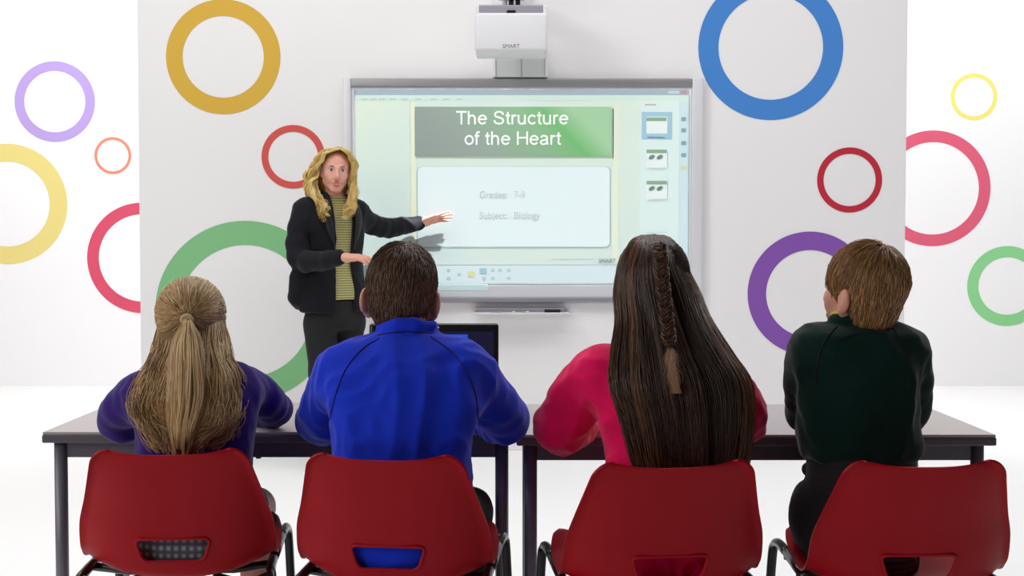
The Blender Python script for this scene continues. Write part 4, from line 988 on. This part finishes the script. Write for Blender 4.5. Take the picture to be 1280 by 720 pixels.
# lapels
def lapel(e):
    pts = []
    for t in np.linspace(0, 1, 9):
        py = 250+t*62; z = Z(py); q = catmull([[s_[0]]+list(s_[1:5]) for s_ in secT], 200); q = q[np.argsort(q[:, 0])]
        a = np.interp(z, q[:, 0], q[:, 3])+.022; bb = np.interp(z, q[:, 0], q[:, 4])+.022
        wid = .042*math.sin(PI*min(1, t*.95+.12))+.004
        row = []
        for s_ in (0, .5, 1):
            xl_ = .012+e*(.054+.012*(1-t)+s_*wid); xx = min(abs(xl_)/a, .97); yl_ = -bb*(1-xx**2.3)**(1/2.3)-.004
            row.append((X(417, TD)+xl_*ct_-yl_*st_-ot[0], xl_*st_+yl_*ct_, z))
        pts.append(row)
    bm = bmesh.new(); g_ = [[bm.verts.new(p) for p in row] for row in pts]
    for i in range(8):
        for j in range(2): bm.faces.new((g_[i][j], g_[i][j+1], g_[i+1][j+1], g_[i+1][j]))
    o = from_bm('lapel', bm, mat('black satin lapel', (15, 15, 19), .55), teacher, None, True); s_ = o.modifiers.new('s', 'SOLIDIFY'); s_.thickness = .005; evaluated(o)
lapel(-1); lapel(1)
v = Vol(.006); v.loft([(Z(412), X(420, TD), TD, .150, .11), (Z(395), X(419, TD), TD, .155, .115), (Z(372), X(418, TD), TD, .150, .105)], yaw=tyaw, k=.03)
for pts in tlegs: v.chain([pts[0], pts[1]], [.088, .068], k=.03); v.chain([pts[1], pts[2]-np.array([0, 0, .04])], [.068, .066], k=.03)
v.post.append(folds(.006, 18, 48, (1, 1, .3)))
link('trousers', v.mesh('trousers', ot), M['black_trouser'], teacher)
for pts in tlegs:
    a = pts[2]; v = Vol(.004); v.chain([a+np.array([-.005, .01, -.045]), a+np.array([.03, -.06, -.062]), a+np.array([.065, -.14, -.080])], [.034, .032, .018], k=.02); v.seg(a+np.array([-.008, .02, -.05]), a+np.array([-.008, .02, -.085]), .018, .014)
    v.custom(lambda x, y, z: z-.003+0*x+0*y, a-.4, a+.4, k=.003, op=-1)
    link('shoe', v.mesh('shoe', ot), M['shoe'], teacher)
# curly blond hair: locks fall from a parting on both sides of the face
hmT = hairmat('curly blond hair', (168, 128, 62), (226, 190, 110), (250, 230, 166), .5)
b = Vol(.004); b.ell(hT+RT@(np.array([0, -.022, .036])*.97), np.array([.079, .092, .084]), RT); b.ell(hT+RT@np.array([0, -.050, -.05]), (.085, .050, .105), RT, k=.04)
RtT = RT.T
def fcut(x, y, z):
    Xl, Yl, Zl = [(x-hT[0])*RtT[i, 0]+(y-hT[1])*RtT[i, 1]+(z-hT[2])*RtT[i, 2] for i in range(3)]
    return -np.minimum(Yl-.014-.80*np.clip(Zl-.01, 0, 1), 1)
b.custom(fcut, hT-.25, hT+.25, k=.01, op=-1)
baseT = b.mesh('base', ot)
r = np.random.default_rng(5); ct = []; lk = []
# guide locks in head coordinates (x to her left, y forward, z up), from the parting down over the shoulders
def guides(e, k):
    """e = side, k 0..1 from the front hairline to the back of the head"""
    f = 1-k
    return [(.012+e*.004, .070*f-.05*k, .116+.008*k), (e*(.054+.012*k), .078*f-.075*k, .097-.002*k), (e*(.088+.010*k), .040*f-.085*k, .045), (e*(.098+.016*k), .022*f-.085*k, -.03),
            (e*(.104+.018*k), .050*f-.08*k, -.10), (e*(.088+.020*k), .110*f-.07*k, -.17), (e*(.066+.020*k), .135*f-.07*k, -.235+.04*k)]
n = 0
for i in range(84):
    e = -1 if i % 2 else 1; k = ((i//2)+.5)/42; g = np.array(guides(e, k)); g[2:] += r.normal(0, .006, g[2:].shape); g[-1, 2] += r.uniform(-.02, .045); n += 1
    g[3:, 0] *= (.88 if e > 0 else 1.08)
    g[5:, 0] *= (1 if e > 0 else .8)
    for _ in range(46):
        q = g+r.normal(0, .0042, 3)*np.array([1, 1, .5])*np.linspace(.6, 1.6, 7)[:, None]+r.normal(0, .0012, g.shape)
        ct.append([hT+RT@(np.array([-a, b_, c_])) for a, b_, c_ in q]); lk.append(n)
cst = strands(np.array(ct), 36, .0017, .0010, wave=.0125, wl=.085, seed=9, dark=np.random.default_rng(4).normal(.55, .2, 90)[np.array(lk)], lock=np.array(lk))
merge([baseT, cst], 'hair', hmT, teacher, ot)
